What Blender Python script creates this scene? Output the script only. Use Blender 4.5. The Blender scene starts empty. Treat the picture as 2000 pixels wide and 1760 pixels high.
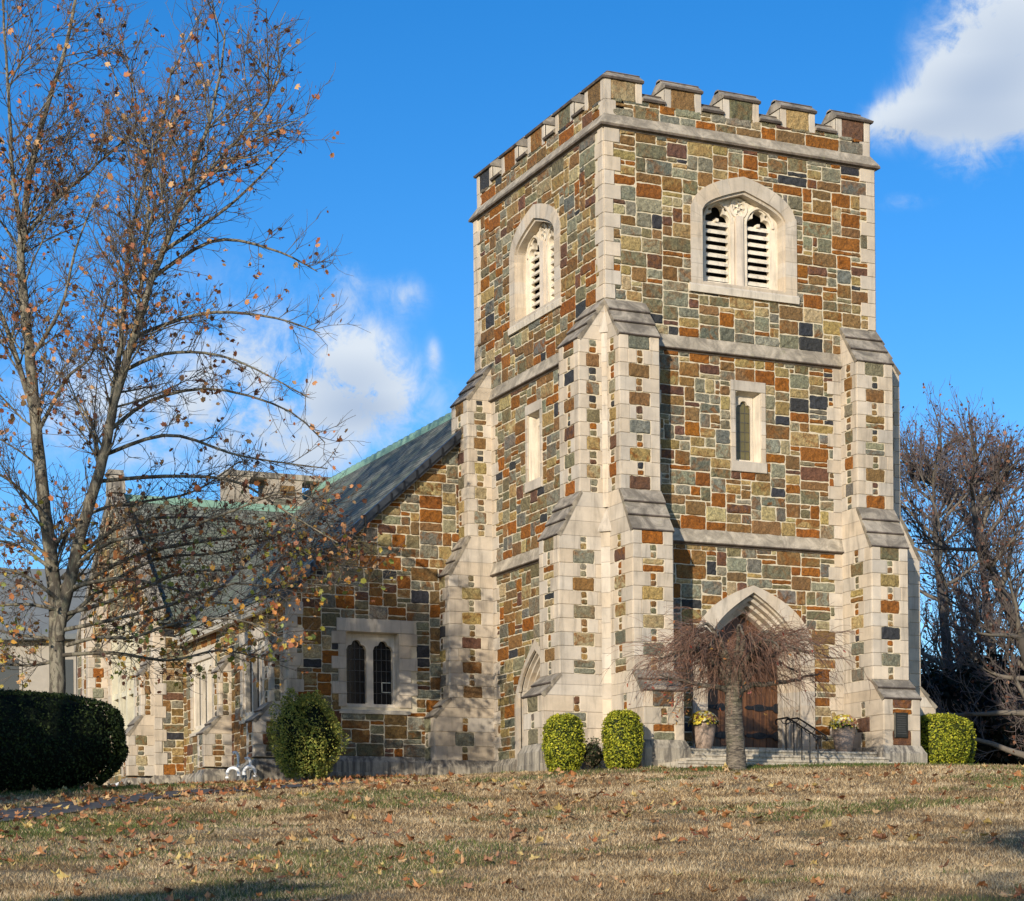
import bpy, math, random
import numpy as np
from mathutils import Vector, Matrix
from mathutils import noise as mnoise

# ------------------------------------------------------------------ camera, sky, sun, exposure
SC = bpy.context.scene
cam_d = bpy.data.cameras.new("camera"); cam = bpy.data.objects.new("camera", cam_d)
SC.collection.objects.link(cam); SC.camera = cam
YAW, ROLL, FPX = 0.4293, -0.0095, 4033.55
cam.location = (-22.3265, -43.2019, -2.68)
fw = Vector((math.sin(YAW), math.cos(YAW), 0)); rt = Vector((math.cos(YAW), -math.sin(YAW), 0)); up = Vector((0, 0, 1))
ca, sa = math.cos(ROLL), math.sin(ROLL)
rx = rt * ca + up * sa
ry = up * ca - rt * sa
cam.rotation_mode = 'QUATERNION'
cam.rotation_quaternion = Matrix((rx, ry, -fw)).transposed().to_quaternion()
cam_d.sensor_width = 36; cam_d.sensor_fit = 'HORIZONTAL'
cam_d.lens = FPX * 36 / 2000
cam_d.shift_x = 0.0
cam_d.shift_y = (1731.3 - 880.0) / 2000.0
cam_d.clip_start = 0.1; cam_d.clip_end = 4000

SUN_EL = math.radians(17.0)
SUN_H = Vector((-0.70, -0.714, 0)).normalized()
sun_dir = Vector((SUN_H.x * math.cos(SUN_EL), SUN_H.y * math.cos(SUN_EL), math.sin(SUN_EL)))
sd = bpy.data.lights.new("sun", 'SUN'); sd.energy = 4.6; sd.angle = math.radians(0.55); sd.color = (1.0, 0.89, 0.74)
so = bpy.data.objects.new("sun", sd); SC.collection.objects.link(so)
so.rotation_mode = 'QUATERNION'; so.rotation_quaternion = sun_dir.to_track_quat('Z', 'Y')

SC.view_settings.view_transform = 'Standard'; SC.view_settings.look = 'None'
SC.view_settings.exposure = 0.25; SC.view_settings.gamma = 1.0; SC.view_settings.use_curve_mapping = False

W = bpy.data.worlds.new("World"); SC.world = W; W.use_nodes = True
nt = W.node_tree; nt.nodes.clear()
def N(tree, kind, **kw):
    n = tree.nodes.new(kind)
    for k, v in kw.items(): setattr(n, k, v)
    return n
def L(tree, a, b): tree.links.new(a, b)
def math_n(tree, op, a, b=None, c=None, clamp=False):
    n = tree.nodes.new('ShaderNodeMath'); n.operation = op; n.use_clamp = clamp
    for i, x in enumerate((a, b, c)):
        if x is None: continue
        if isinstance(x, (int, float)): n.inputs[i].default_value = x
        else: tree.links.new(x, n.inputs[i])
    return n.outputs[0]
def smooth(tree, x, lo, hi):
    n = tree.nodes.new('ShaderNodeMapRange'); n.interpolation_type = 'SMOOTHSTEP'
    tree.links.new(x, n.inputs[0]); n.inputs[1].default_value = lo; n.inputs[2].default_value = hi
    return n.outputs[0]
def mixc(tree, fac, a, b, blend='MIX'):
    n = tree.nodes.new('ShaderNodeMix'); n.data_type = 'RGBA'; n.blend_type = blend
    for i, x in ((0, fac), (6, a), (7, b)):
        if isinstance(x, (int, float)): n.inputs[i].default_value = x
        elif isinstance(x, tuple): n.inputs[i].default_value = (x[0], x[1], x[2], 1)
        else: tree.links.new(x, n.inputs[i])
    return n.outputs[2]
def noise_n(tree, vec, scale, detail=4, rough=0.55, dist=0.0):
    n = tree.nodes.new('ShaderNodeTexNoise'); n.inputs['Scale'].default_value = scale
    n.inputs['Detail'].default_value = detail; n.inputs['Roughness'].default_value = rough
    n.inputs['Distortion'].default_value = dist
    if vec is not None: tree.links.new(vec, n.inputs['Vector'])
    return n.outputs['Fac'] if 'Fac' in n.outputs else n.outputs[0]

sky = N(nt, 'ShaderNodeTexSky', sky_type='NISHITA', sun_disc=False)
sky.sun_elevation = SUN_EL; sky.sun_rotation = math.atan2(SUN_H.x, SUN_H.y)
sky.air_density = 0.85; sky.dust_density = 0.3; sky.ozone_density = 2.5; sky.altitude = 100
hs = N(nt, 'ShaderNodeHueSaturation'); hs.inputs['Saturation'].default_value = 1.36; hs.inputs['Value'].default_value = 1.72
hs.inputs['Hue'].default_value = 0.506
L(nt, sky.outputs[0], hs.inputs['Color'])
tc = N(nt, 'ShaderNodeTexCoord'); sep = N(nt, 'ShaderNodeSeparateXYZ'); L(nt, tc.outputs['Generated'], sep.inputs[0])
az = math_n(nt, 'ARCTAN2', sep.outputs[0], sep.outputs[1]); el = math_n(nt, 'ARCSINE', sep.outputs[2])
n1 = noise_n(nt, tc.outputs['Generated'], 21, 9, 0.62, 0.6)
n2 = noise_n(nt, tc.outputs['Generated'], 70, 8, 0.66, 0.5)
nn = math_n(nt, 'ADD', math_n(nt, 'MULTIPLY', math_n(nt, 'SUBTRACT', n1, 0.5), 3.7), math_n(nt, 'MULTIPLY', math_n(nt, 'SUBTRACT', n2, 0.5), 2.2))
# clouds: azimuth, elevation, half sizes (radians), density
CL = [(0.356, 0.248, 0.019, 0.017, 1.25), (0.361, 0.232, 0.025, 0.010, 0.95), (0.350, 0.284, 0.012, 0.010, 0.42), (0.381, 0.279, 0.012, 0.008, 0.45),
      (0.394, 0.252, 0.003, 0.007, 0.45), (0.300, 0.258, 0.040, 0.028, 0.60), (0.28, 0.222, 0.08, 0.024, 0.95), (0.352, 0.206, 0.05, 0.008, 0.35),
      (0.672, 0.388, 0.026, 0.032, 1.35), (0.648, 0.366, 0.020, 0.016, 1.05), (0.668, 0.345, 0.024, 0.016, 0.75), (0.630, 0.350, 0.016, 0.011, 0.95), (0.612, 0.346, 0.012, 0.008, 0.7),
      (0.650, 0.327, 0.016, 0.008, 0.45), (0.621, 0.313, 0.012, 0.004, 0.42),
      (1.3, 0.3, 0.25, 0.06, 1.0), (-0.5, 0.25, 0.3, 0.05, 1.0), (2.4, 0.35, 0.4, 0.08, 1.0), (-1.6, 0.4, 0.3, 0.07, 0.9)]
tot = None; shade = None
for (a0, e0, sa_, se_, dens) in CL:
    da = math_n(nt, 'DIVIDE', math_n(nt, 'SUBTRACT', az, a0), sa_)
    de = math_n(nt, 'DIVIDE', math_n(nt, 'SUBTRACT', el, e0), se_)
    r2 = math_n(nt, 'ADD', math_n(nt, 'MULTIPLY', da, da), math_n(nt, 'MULTIPLY', de, de))
    g = math_n(nt, 'MULTIPLY', math_n(nt, 'EXPONENT', math_n(nt, 'MULTIPLY', r2, -0.8)), dens)
    sh = math_n(nt, 'MULTIPLY', g, math_n(nt, 'MULTIPLY_ADD', de, -0.5, 0.2, clamp=True))
    tot = g if tot is None else math_n(nt, 'ADD', tot, g)
    shade = sh if shade is None else math_n(nt, 'ADD', shade, sh)
cov = math_n(nt, 'MULTIPLY', tot, math_n(nt, 'ADD', nn, 0.85, clamp=False))
cov = smooth(nt, cov, 0.06, 1.15)
ccol = mixc(nt, math_n(nt, 'MULTIPLY', shade, 1.0, clamp=True), (7.4, 8.0, 8.6), (3.3, 4.3, 6.0))
fin = mixc(nt, math_n(nt, 'MULTIPLY', cov, 0.94), hs.outputs[0], ccol)
bg = N(nt, 'ShaderNodeBackground'); bg.inputs['Strength'].default_value = 0.09; L(nt, fin, bg.inputs['Color'])
wo = N(nt, 'ShaderNodeOutputWorld'); L(nt, bg.outputs[0], wo.inputs['Surface'])

# ------------------------------------------------------------------ object helpers
def tag(o, label=None, cat=None, group=None, kind=None):
    if label: o['label'] = label
    if cat: o['category'] = cat
    if group: o['group'] = group
    if kind: o['kind'] = kind
    return o
def empty(name, loc, label, cat, group=None, rz=0.0):
    o = bpy.data.objects.new(name, None); SC.collection.objects.link(o)
    o.location = loc; o.rotation_euler = (0, 0, rz); o.empty_display_size = 0.3
    return tag(o, label, cat, group)
class MB:
    def __init__(s): s.v = []; s.f = []; s.m = []; s.c = []
    def face(s, pts, col=(.5, .5, .5, 0), m=0):
        b = len(s.v); s.v.extend(pts); s.f.append(tuple(range(b, b + len(pts)))); s.m.append(m); s.c.append(col)
    def faces(s, pts, fs, col=(.5, .5, .5, 0), m=0):
        b = len(s.v); s.v.extend(pts)
        for f in fs: s.f.append(tuple(i + b for i in f)); s.m.append(m); s.c.append(col)
    def build(s, name, mats, parent=None, smooth=False):
        if not isinstance(mats, (list, tuple)): mats = [mats]
        me = bpy.data.meshes.new(name)
        off = Vector((0, 0, 0))
        if parent is not None:
            off = WORLD(parent)
        vs = [(p[0] - off.x, p[1] - off.y, p[2] - off.z) for p in s.v]
        me.from_pydata(vs, [], s.f)
        for m in mats: me.materials.append(m)
        if s.f:
            me.polygons.foreach_set('material_index', s.m)
            tot = np.array([len(f) for f in s.f])
            cols = np.repeat(np.array([(c + (0,) if len(c) == 3 else c) for c in s.c], dtype=np.float32), tot, axis=0)
            at = me.color_attributes.new('col', 'FLOAT_COLOR', 'CORNER'); at.data.foreach_set('color', cols.ravel())
            if smooth: me.polygons.foreach_set('use_smooth', [True] * len(s.f))
        me.update()
        o = bpy.data.objects.new(name, me); SC.collection.objects.link(o)
        if parent is not None: o.parent = parent
        return o
def WORLD(o):
    p = Vector((0, 0, 0))
    while o is not None: p += Vector(o.location); o = o.parent
    return p
def npmesh(name, verts, faces, cols, mats, parent=None, smooth=False):
    """verts (n,3), faces (m,k) all the same size, cols (m,3|4) per face"""
    me = bpy.data.meshes.new(name); verts = np.asarray(verts, dtype=np.float32); faces = np.asarray(faces, dtype=np.int32)
    if parent is not None: verts = verts - np.array(WORLD(parent), dtype=np.float32)
    m, k = faces.shape
    me.vertices.add(len(verts)); me.vertices.foreach_set('co', verts.ravel())
    me.loops.add(m * k); me.loops.foreach_set('vertex_index', faces.ravel())
    me.polygons.add(m); me.polygons.foreach_set('loop_start', np.arange(0, m * k, k, dtype=np.int32))
    try: me.polygons.foreach_set('loop_total', np.full(m, k, dtype=np.int32))
    except Exception: pass
    me.update(calc_edges=True); me.validate()
    for mt in (mats if isinstance(mats, (list, tuple)) else [mats]): me.materials.append(mt)
    cols = np.asarray(cols, dtype=np.float32)
    if cols.shape[1] == 3: cols = np.concatenate([cols, np.zeros((m, 1), np.float32)], axis=1)
    at = me.color_attributes.new('col', 'FLOAT_COLOR', 'CORNER'); at.data.foreach_set('color', np.repeat(cols, k, axis=0).ravel())
    if smooth: me.polygons.foreach_set('use_smooth', np.ones(m, dtype=bool))
    o = bpy.data.objects.new(name, me); SC.collection.objects.link(o)
    if parent is not None: o.parent = parent
    return o

# ------------------------------------------------------------------ materials
def mat(name):
    m = bpy.data.materials.new(name); m.use_nodes = True
    b = m.node_tree.nodes['Principled BSDF']; return m, m.node_tree, b
def bump(tree, h, strength, dist, b):
    n = tree.nodes.new('ShaderNodeBump'); n.inputs['Strength'].default_value = strength; n.inputs['Distance'].default_value = dist
    tree.links.new(h, n.inputs['Height']); tree.links.new(n.outputs[0], b.inputs['Normal'])
def attr(tree):
    a = tree.nodes.new('ShaderNodeAttribute'); a.attribute_name = 'col'; return a
def objco(tree):
    return tree.nodes.new('ShaderNodeTexCoord').outputs['Object']
def scaled(tree, vec, s):
    n = tree.nodes.new('ShaderNodeMapping'); n.inputs['Scale'].default_value = s; tree.links.new(vec, n.inputs[0]); return n.outputs[0]

def m_stone():
    m, t, b = mat("rubble_stone"); a = attr(t); p = objco(t)
    rust = smooth(t, noise_n(t, p, 3.4, 6, 0.62, 0.9), 0.44, 0.62)
    rf = math_n(t, 'MULTIPLY', rust, a.outputs['Alpha'])
    c = mixc(t, rf, a.outputs['Color'], (0.165, 0.070, 0.022))
    g = noise_n(t, p, 26, 8, 0.72, 0.4); g2 = noise_n(t, p, 6, 5, 0.65, 1.0)
    v = math_n(t, 'MULTIPLY_ADD', smooth(t, g, 0.3, 0.72), 1.05, 0.56); v2 = math_n(t, 'MULTIPLY_ADD', g2, 0.9, 0.55)
    vv = math_n(t, 'MULTIPLY', v, v2)
    hsv = N(t, 'ShaderNodeHueSaturation'); L(t, c, hsv.inputs['Color']); L(t, vv, hsv.inputs['Value']); hsv.inputs['Saturation'].default_value = 1.14
    L(t, hsv.outputs[0], b.inputs['Base Color']); b.inputs['Roughness'].default_value = 0.82
    vo = N(t, 'ShaderNodeTexVoronoi'); vo.inputs['Scale'].default_value = 9; L(t, p, vo.inputs['Vector'])
    h = math_n(t, 'ADD', math_n(t, 'MULTIPLY', g, 0.6), math_n(t, 'MULTIPLY', vo.outputs['Distance'], 0.7))
    h = math_n(t, 'ADD', h, math_n(t, 'MULTIPLY', g2, 0.9))
    bump(t, h, 0.75, 0.045, b); return m
def m_lime(name, dark=1.0, stain=0.5):
    m, t, b = mat(name); a = attr(t); p = objco(t)
    n1 = noise_n(t, p, 2.2, 6, 0.6); n2 = noise_n(t, p, 60, 4, 0.6)
    st = smooth(t, noise_n(t, scaled(t, p, (4.5, 4.5, 0.55)), 1.0, 7, 0.68, 0.4), 0.47, 0.74)
    c = mixc(t, math_n(t, 'MULTIPLY', st, stain), a.outputs['Color'], (0.13, 0.115, 0.092))
    v = math_n(t, 'ADD', math_n(t, 'MULTIPLY_ADD', n1, 0.75, 0.52), math_n(t, 'MULTIPLY', n2, 0.22))
    hsv = N(t, 'ShaderNodeHueSaturation'); L(t, c, hsv.inputs['Color']); L(t, math_n(t, 'MULTIPLY', v, dark), hsv.inputs['Value'])
    L(t, hsv.outputs[0], b.inputs['Base Color']); b.inputs['Roughness'].default_value = 0.8
    bump(t, math_n(t, 'ADD', n2, n1), 0.25, 0.012, b); return m
def m_plinth(name, k, lo=0.40, hi=0.60):
    m, t, b = mat(name); p = objco(t)
    st = smooth(t, noise_n(t, scaled(t, p, (6.5, 6.5, 0.5)), 1.0, 7, 0.68, 0.5), lo, hi); bl = noise_n(t, p, 2.6, 6, 0.65, 0.6); f = noise_n(t, p, 50, 4, 0.65)
    c = mixc(t, st, (0.40 * k, 0.355 * k, 0.275 * k), (0.135 * k, 0.12 * k, 0.098 * k))
    hsv = N(t, 'ShaderNodeHueSaturation'); L(t, c, hsv.inputs['Color']); L(t, math_n(t, 'MULTIPLY', math_n(t, 'MULTIPLY_ADD', bl, 1.3, 0.4), math_n(t, 'MULTIPLY_ADD', f, 0.7, 0.65)), hsv.inputs['Value'])
    L(t, hsv.outputs[0], b.inputs['Base Color']); b.inputs['Roughness'].default_value = 0.85; bump(t, f, 0.3, 0.012, b); return m
def m_cap(name="weathered_cap_stone", lo=(0.15, 0.133, 0.108), hi=(0.42, 0.375, 0.305)):
    m, t, b = mat(name); a = attr(t); p = objco(t)
    n1 = smooth(t, noise_n(t, p, 2.4, 7, 0.66, 0.8), 0.36, 0.72); n2 = noise_n(t, p, 45, 5, 0.7)
    c = mixc(t, n1, lo, hi); c = mixc(t, 1.0, c, a.outputs['Color'], 'MULTIPLY')
    li = smooth(t, noise_n(t, p, 5, 4, 0.6), 0.6, 0.72); c = mixc(t, math_n(t, 'MULTIPLY', li, 0.35), c, (0.22, 0.21, 0.11))
    hsv = N(t, 'ShaderNodeHueSaturation'); L(t, c, hsv.inputs['Color']); L(t, math_n(t, 'MULTIPLY_ADD', n2, 0.9, 0.6), hsv.inputs['Value'])
    L(t, hsv.outputs[0], b.inputs['Base Color']); b.inputs['Roughness'].default_value = 0.85
    bump(t, n2, 0.35, 0.015, b); return m
def m_plain(name, col, rough=0.7, metal=0.0, nscale=12, amp=0.5, bstr=0.2, bd=0.01, spec=None):
    m, t, b = mat(name); p = objco(t); n1 = noise_n(t, p, nscale, 6, 0.6)
    hsv = N(t, 'ShaderNodeHueSaturation'); hsv.inputs['Color'].default_value = (*col, 1)
    L(t, math_n(t, 'MULTIPLY_ADD', n1, amp * 2, 1 - amp), hsv.inputs['Value']); L(t, hsv.outputs[0], b.inputs['Base Color'])
    b.inputs['Roughness'].default_value = rough; b.inputs['Metallic'].default_value = metal
    if spec is not None: b.inputs['Specular IOR Level'].default_value = spec
    if bstr: bump(t, n1, bstr, bd, b)
    return m
def m_attr(name, rough=0.6, amp=0.35, nscale=9, trans=0.0, bstr=0.0, spec=None):
    m, t, b = mat(name); a = attr(t); p = objco(t); n1 = noise_n(t, p, nscale, 4, 0.6)
    hsv = N(t, 'ShaderNodeHueSaturation'); L(t, a.outputs['Color'], hsv.inputs['Color'])
    L(t, math_n(t, 'MULTIPLY_ADD', n1, amp * 2, 1 - amp), hsv.inputs['Value']); L(t, hsv.outputs[0], b.inputs['Base Color'])
    b.inputs['Roughness'].default_value = rough
    if spec is not None: b.inputs['Specular IOR Level'].default_value = spec
    if bstr: bump(t, n1, bstr, 0.01, b)
    if trans:
        tr = N(t, 'ShaderNodeBsdfTranslucent'); L(t, hsv.outputs[0], tr.inputs['Color'])
        mx = N(t, 'ShaderNodeMixShader'); mx.inputs[0].default_value = trans
        L(t, b.outputs[0], mx.inputs[1]); L(t, tr.outputs[0], mx.inputs[2])
        L(t, mx.outputs[0], t.nodes['Material Output'].inputs['Surface'])
    return m
def m_slate():
    m, t, b = mat("roof_slate"); uv = N(t, 'ShaderNodeTexCoord').outputs['UV']
    br = N(t, 'ShaderNodeTexBrick'); L(t, uv, br.inputs['Vector']); br.inputs['Scale'].default_value = 1.0
    br.inputs['Brick Width'].default_value = 0.28; br.inputs['Row Height'].default_value = 0.20; br.inputs['Mortar Size'].default_value = 0.016
    br.inputs['Mortar Smooth'].default_value = 0.2; br.inputs['Bias'].default_value = 0.0
    br.inputs['Color1'].default_value = (0.100, 0.106, 0.088, 1); br.inputs['Color2'].default_value = (0.215, 0.222, 0.185, 1); br.inputs['Mortar'].default_value = (0.012, 0.013, 0.014, 1)
    p = objco(t); n1 = noise_n(t, p, 1.3, 6, 0.65); n3 = noise_n(t, p, 20, 4, 0.6)
    gcol = mixc(t, smooth(t, n1, 0.45, 0.7), br.outputs['Color'], (0.125, 0.152, 0.11))
    hsv = N(t, 'ShaderNodeHueSaturation'); L(t, gcol, hsv.inputs['Color']); L(t, math_n(t, 'MULTIPLY_ADD', n3, 0.9, 0.6), hsv.inputs['Value'])
    L(t, hsv.outputs[0], b.inputs['Base Color']); b.inputs['Roughness'].default_value = 0.72; b.inputs['Specular IOR Level'].default_value = 0.08
    bump(t, math_n(t, 'SUBTRACT', 1.0, br.outputs['Fac']), 0.3, 0.02, b); return m
def m_wood():
    m, t, b = mat("door_oak"); p = objco(t)
    g = noise_n(t, scaled(t, p, (18, 18, 0.9)), 1.0, 8, 0.65, 0.6); g2 = noise_n(t, scaled(t, p, (7, 7, 0.5)), 1.0, 3, 0.5)
    c = mixc(t, smooth(t, g, 0.3, 0.75), (0.042, 0.017, 0.007), (0.145, 0.060, 0.020))
    hsv = N(t, 'ShaderNodeHueSaturation'); L(t, c, hsv.inputs['Color']); L(t, math_n(t, 'MULTIPLY_ADD', g2, 0.9, 0.6), hsv.inputs['Value'])
    L(t, hsv.outputs[0], b.inputs['Base Color']); b.inputs['Roughness'].default_value = 0.45; bump(t, g, 0.3, 0.01, b); return m
def m_ground():
    m, t, b = mat("lawn_soil"); p = objco(t)
    n1 = noise_n(t, p, 0.35, 6, 0.62, 0.5); n2 = noise_n(t, p, 14, 6, 0.7); n3 = noise_n(t, p, 70, 3, 0.6)
    c = mixc(t, smooth(t, n2, 0.3, 0.7), (0.15, 0.112, 0.066), (0.36, 0.285, 0.165))
    c = mixc(t, math_n(t, 'MULTIPLY', smooth(t, n1, 0.52, 0.66), 0.8), c, (0.15, 0.15, 0.055))
    L(t, c, b.inputs['Base Color']); b.inputs['Roughness'].default_value = 0.95; b.inputs['Specular IOR Level'].default_value = 0.1
    bump(t, math_n(t, 'ADD', n2, n3), 0.6, 0.04, b); return m
def m_cherry():
    m, t, b = mat("cherry_bark"); a = attr(t); p = objco(t)
    n1 = noise_n(t, scaled(t, p, (5, 5, 28)), 1.0, 6, 0.65, 0.8); n2 = noise_n(t, p, 3.2, 5, 0.65, 0.6); n3 = noise_n(t, p, 30, 4, 0.6)
    c = mixc(t, smooth(t, n1, 0.35, 0.7), (0.045, 0.036, 0.028), (0.26, 0.215, 0.155)); c = mixc(t, math_n(t, 'MULTIPLY', smooth(t, n2, 0.5, 0.68), 0.75), c, (0.055, 0.06, 0.028))
    hsv = N(t, 'ShaderNodeHueSaturation'); L(t, c, hsv.inputs['Color']); L(t, math_n(t, 'MULTIPLY_ADD', n3, 0.9, 0.55), hsv.inputs['Value']); L(t, hsv.outputs[0], b.inputs['Base Color']); b.inputs['Roughness'].default_value = 0.85
    bump(t, math_n(t, 'ADD', n1, n2), 0.9, 0.05, b); return m
def m_syc():
    m, t, b = mat("sycamore_bark"); p = objco(t)
    n1 = noise_n(t, scaled(t, p, (5, 5, 2.2)), 1.0, 5, 0.6, 1.2); n2 = noise_n(t, scaled(t, p, (9, 9, 4)), 1.0, 4, 0.6, 0.8); n3 = noise_n(t, p, 40, 4, 0.6)
    c = mixc(t, smooth(t, n1, 0.47, 0.53), (0.075, 0.062, 0.043), (0.195, 0.172, 0.122)); c = mixc(t, smooth(t, n2, 0.56, 0.60), c, (0.11, 0.105, 0.068)); c = mixc(t, smooth(t, n2, 0.36, 0.33), c, (0.04, 0.033, 0.026))
    hsv = N(t, 'ShaderNodeHueSaturation'); L(t, c, hsv.inputs['Color']); L(t, math_n(t, 'MULTIPLY_ADD', n3, 0.7, 0.65), hsv.inputs['Value']); L(t, hsv.outputs[0], b.inputs['Base Color']); b.inputs['Roughness'].default_value = 0.85
    bump(t, n1, 0.4, 0.02, b); return m
M = dict(stone=m_stone(), lime=m_lime("limestone", 1.0, 0.55), plinth=m_plinth("stained_plinth_stone", 0.85), steps=m_plinth("step_stone", 1.1, 0.45, 0.7), cap=m_cap(), string=m_cap('string_course_stone', (0.22, 0.195, 0.155), (0.50, 0.445, 0.355)),
         mortar=m_plain("mortar", (0.54, 0.47, 0.335), 0.9, 0, 30, 0.25, 0.3, 0.01), joint=m_plain("limestone_joint", (0.30, 0.26, 0.20), 0.9, 0, 30, 0.2),
         slate=m_slate(), copper=m_plain("verdigris_copper", (0.20, 0.345, 0.265), 0.6, 0.0, 6, 0.35, 0.2), lead=m_plain("lead_flashing", (0.045, 0.052, 0.062), 0.38, 0.3, 7, 0.3),
         gutter=m_plain("painted_gutter", (0.50, 0.47, 0.41), 0.5, 0, 8, 0.25), wood=m_wood(), iron=m_plain("black_iron", (0.015, 0.017, 0.021), 0.45, 0.4, 20, 0.3),
         dark=m_plain("dark_interior", (0.012, 0.011, 0.01), 0.9, 0, 5, 0.3, 0), glass=m_plain("dark_leaded_glass", (0.008, 0.009, 0.01), 0.12, 0, 3, 0.4, 0.06, 0.004),  # dark: near-black colour standing in for interior shade
         glassy=m_plain("amber_glass", (0.12, 0.10, 0.035), 0.2, 0, 3, 0.5, 0.08, 0.004), came=m_plain("lead_came", (0.085, 0.08, 0.072), 0.6, 0.3, 9, 0.2),
         ground=m_ground(), asphalt=m_plain("asphalt_path", (0.072, 0.068, 0.062), 0.85, 0, 40, 0.35, 0.5, 0.01), bark=m_attr("bark", 0.85, 0.55, 5.0, 0, 0.6), twig=m_attr("twigs", 0.8, 0.25, 5.0),
         leaf=m_attr("leaves", 0.55, 0.25, 9.0, 0.30), evergreen=m_attr("evergreen_leaves", 0.62, 0.25, 4.0, 0.25, 0, 0.18), cherrybark=m_cherry(), sycbark=m_syc(), farroof=m_plain('far_slate', (0.13, 0.145, 0.15), 0.8, 0, 2, 0.3), grass=m_attr("grass_blades", 0.75, 0.2, 3.0, 0.25, 0, 0.15),
         litter=m_attr("fallen_leaves", 0.7, 0.3, 14.0, 0.12), pvc=m_plain("white_pvc", (0.80, 0.80, 0.78), 0.35, 0, 5, 0.08, 0), terracotta=m_plain("clay_planter", (0.36, 0.27, 0.21), 0.5, 0, 5, 0.3, 0.1),
         bronze=m_plain("bronze_plaque", (0.050, 0.046, 0.036), 0.4, 0.6, 14, 0.35), petal=m_attr("petals", 0.6, 0.15, 20, 0.25), carpaint=m_plain("white_car_paint", (0.78, 0.80, 0.83), 0.22, 0, 2, 0.03, 0),
         tyre=m_plain("tyre_rubber", (0.02, 0.02, 0.02), 0.8, 0, 9, 0.2), stucco=m_plain("pale_stucco", (0.30, 0.27, 0.22), 0.85, 0, 4, 0.2), bluepaint=m_plain("blue_panel", (0.03, 0.05, 0.16), 0.5, 0, 3, 0.2, 0), paper=m_plain("white_tape", (0.6, 0.6, 0.5), 0.7, 0, 5, 0.1, 0))

# ------------------------------------------------------------------ masonry helpers
class Fr:
    """a wall frame: point = O + U*u + Z*v + N*n (N points out of the wall)"""
    def __init__(s, O, U, Nn): s.O = Vector(O); s.U = Vector(U); s.N = Vector(Nn)
    def __call__(s, u, v, n=0.0):
        return (s.O.x + s.U.x * u + s.N.x * n, s.O.y + s.U.y * u + s.N.y * n, s.O.z + v + s.N.z * n)
    def sub(s, du, dn): return Fr(s.O + s.U * du + s.N * dn, s.U, s.N)
def box(mb, fr, u0, u1, v0, v1, n0, n1, col=(.5, .5, .5), m=0):
    P = [fr(u, v, n) for n in (n0, n1) for v in (v0, v1) for u in (u0, u1)]
    mb.faces(P, [(4, 5, 7, 6), (0, 2, 3, 1), (0, 4, 6, 2), (1, 3, 7, 5), (0, 1, 5, 4), (2, 6, 7, 3)], col, m)
def bbox(mb, fr, u0, u1, v0, v1, n0, n1, col, m=0, b=0.008):
    """block with chamfered front edges"""
    P = [fr(u, v, n0) for u, v in ((u0, v0), (u1, v0), (u1, v1), (u0, v1))]
    P += [fr(u, v, n1 - b) for u, v in ((u0, v0), (u1, v0), (u1, v1), (u0, v1))]
    P += [fr(u, v, n1) for u, v in ((u0 + b, v0 + b), (u1 - b, v0 + b), (u1 - b, v1 - b), (u0 + b, v1 - b))]
    F = [(8, 9, 10, 11)]
    for i in range(4):
        j = (i + 1) % 4; F += [(i, j, 4 + j, 4 + i), (4 + i, 4 + j, 8 + j, 8 + i)]
    mb.faces(P, F, col, m)
def extrude(mb, fr, poly, u0, u1, col, m=0, dark=()):
    """poly = [(n, v)...] section swept along u"""
    k = len(poly); P = [fr(u0, v, n) for n, v in poly] + [fr(u1, v, n) for n, v in poly]
    mb.faces(P, [tuple(range(k)), tuple(range(2 * k - 1, k - 1, -1))], col, m)
    for i in range(k):
        j = (i + 1) % k; mb.face([P[i], P[j], P[k + j], P[k + i]], (.30, .26, .25) if i in dark else col, m)  # dark faces: shade under the lip and dirt, both put into the colour
def prism(mb, fr, poly, n0, n1, col, m=0):
    """poly = [(u, v)...] extruded along n"""
    k = len(poly); P = [fr(u, v, n0) for u, v in poly] + [fr(u, v, n1) for u, v in poly]
    mb.faces(P, [tuple(range(k)), tuple(range(2 * k - 1, k - 1, -1))] + [(i, (i + 1) % k, k + (i + 1) % k, k + i) for i in range(k)], col, m)
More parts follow.
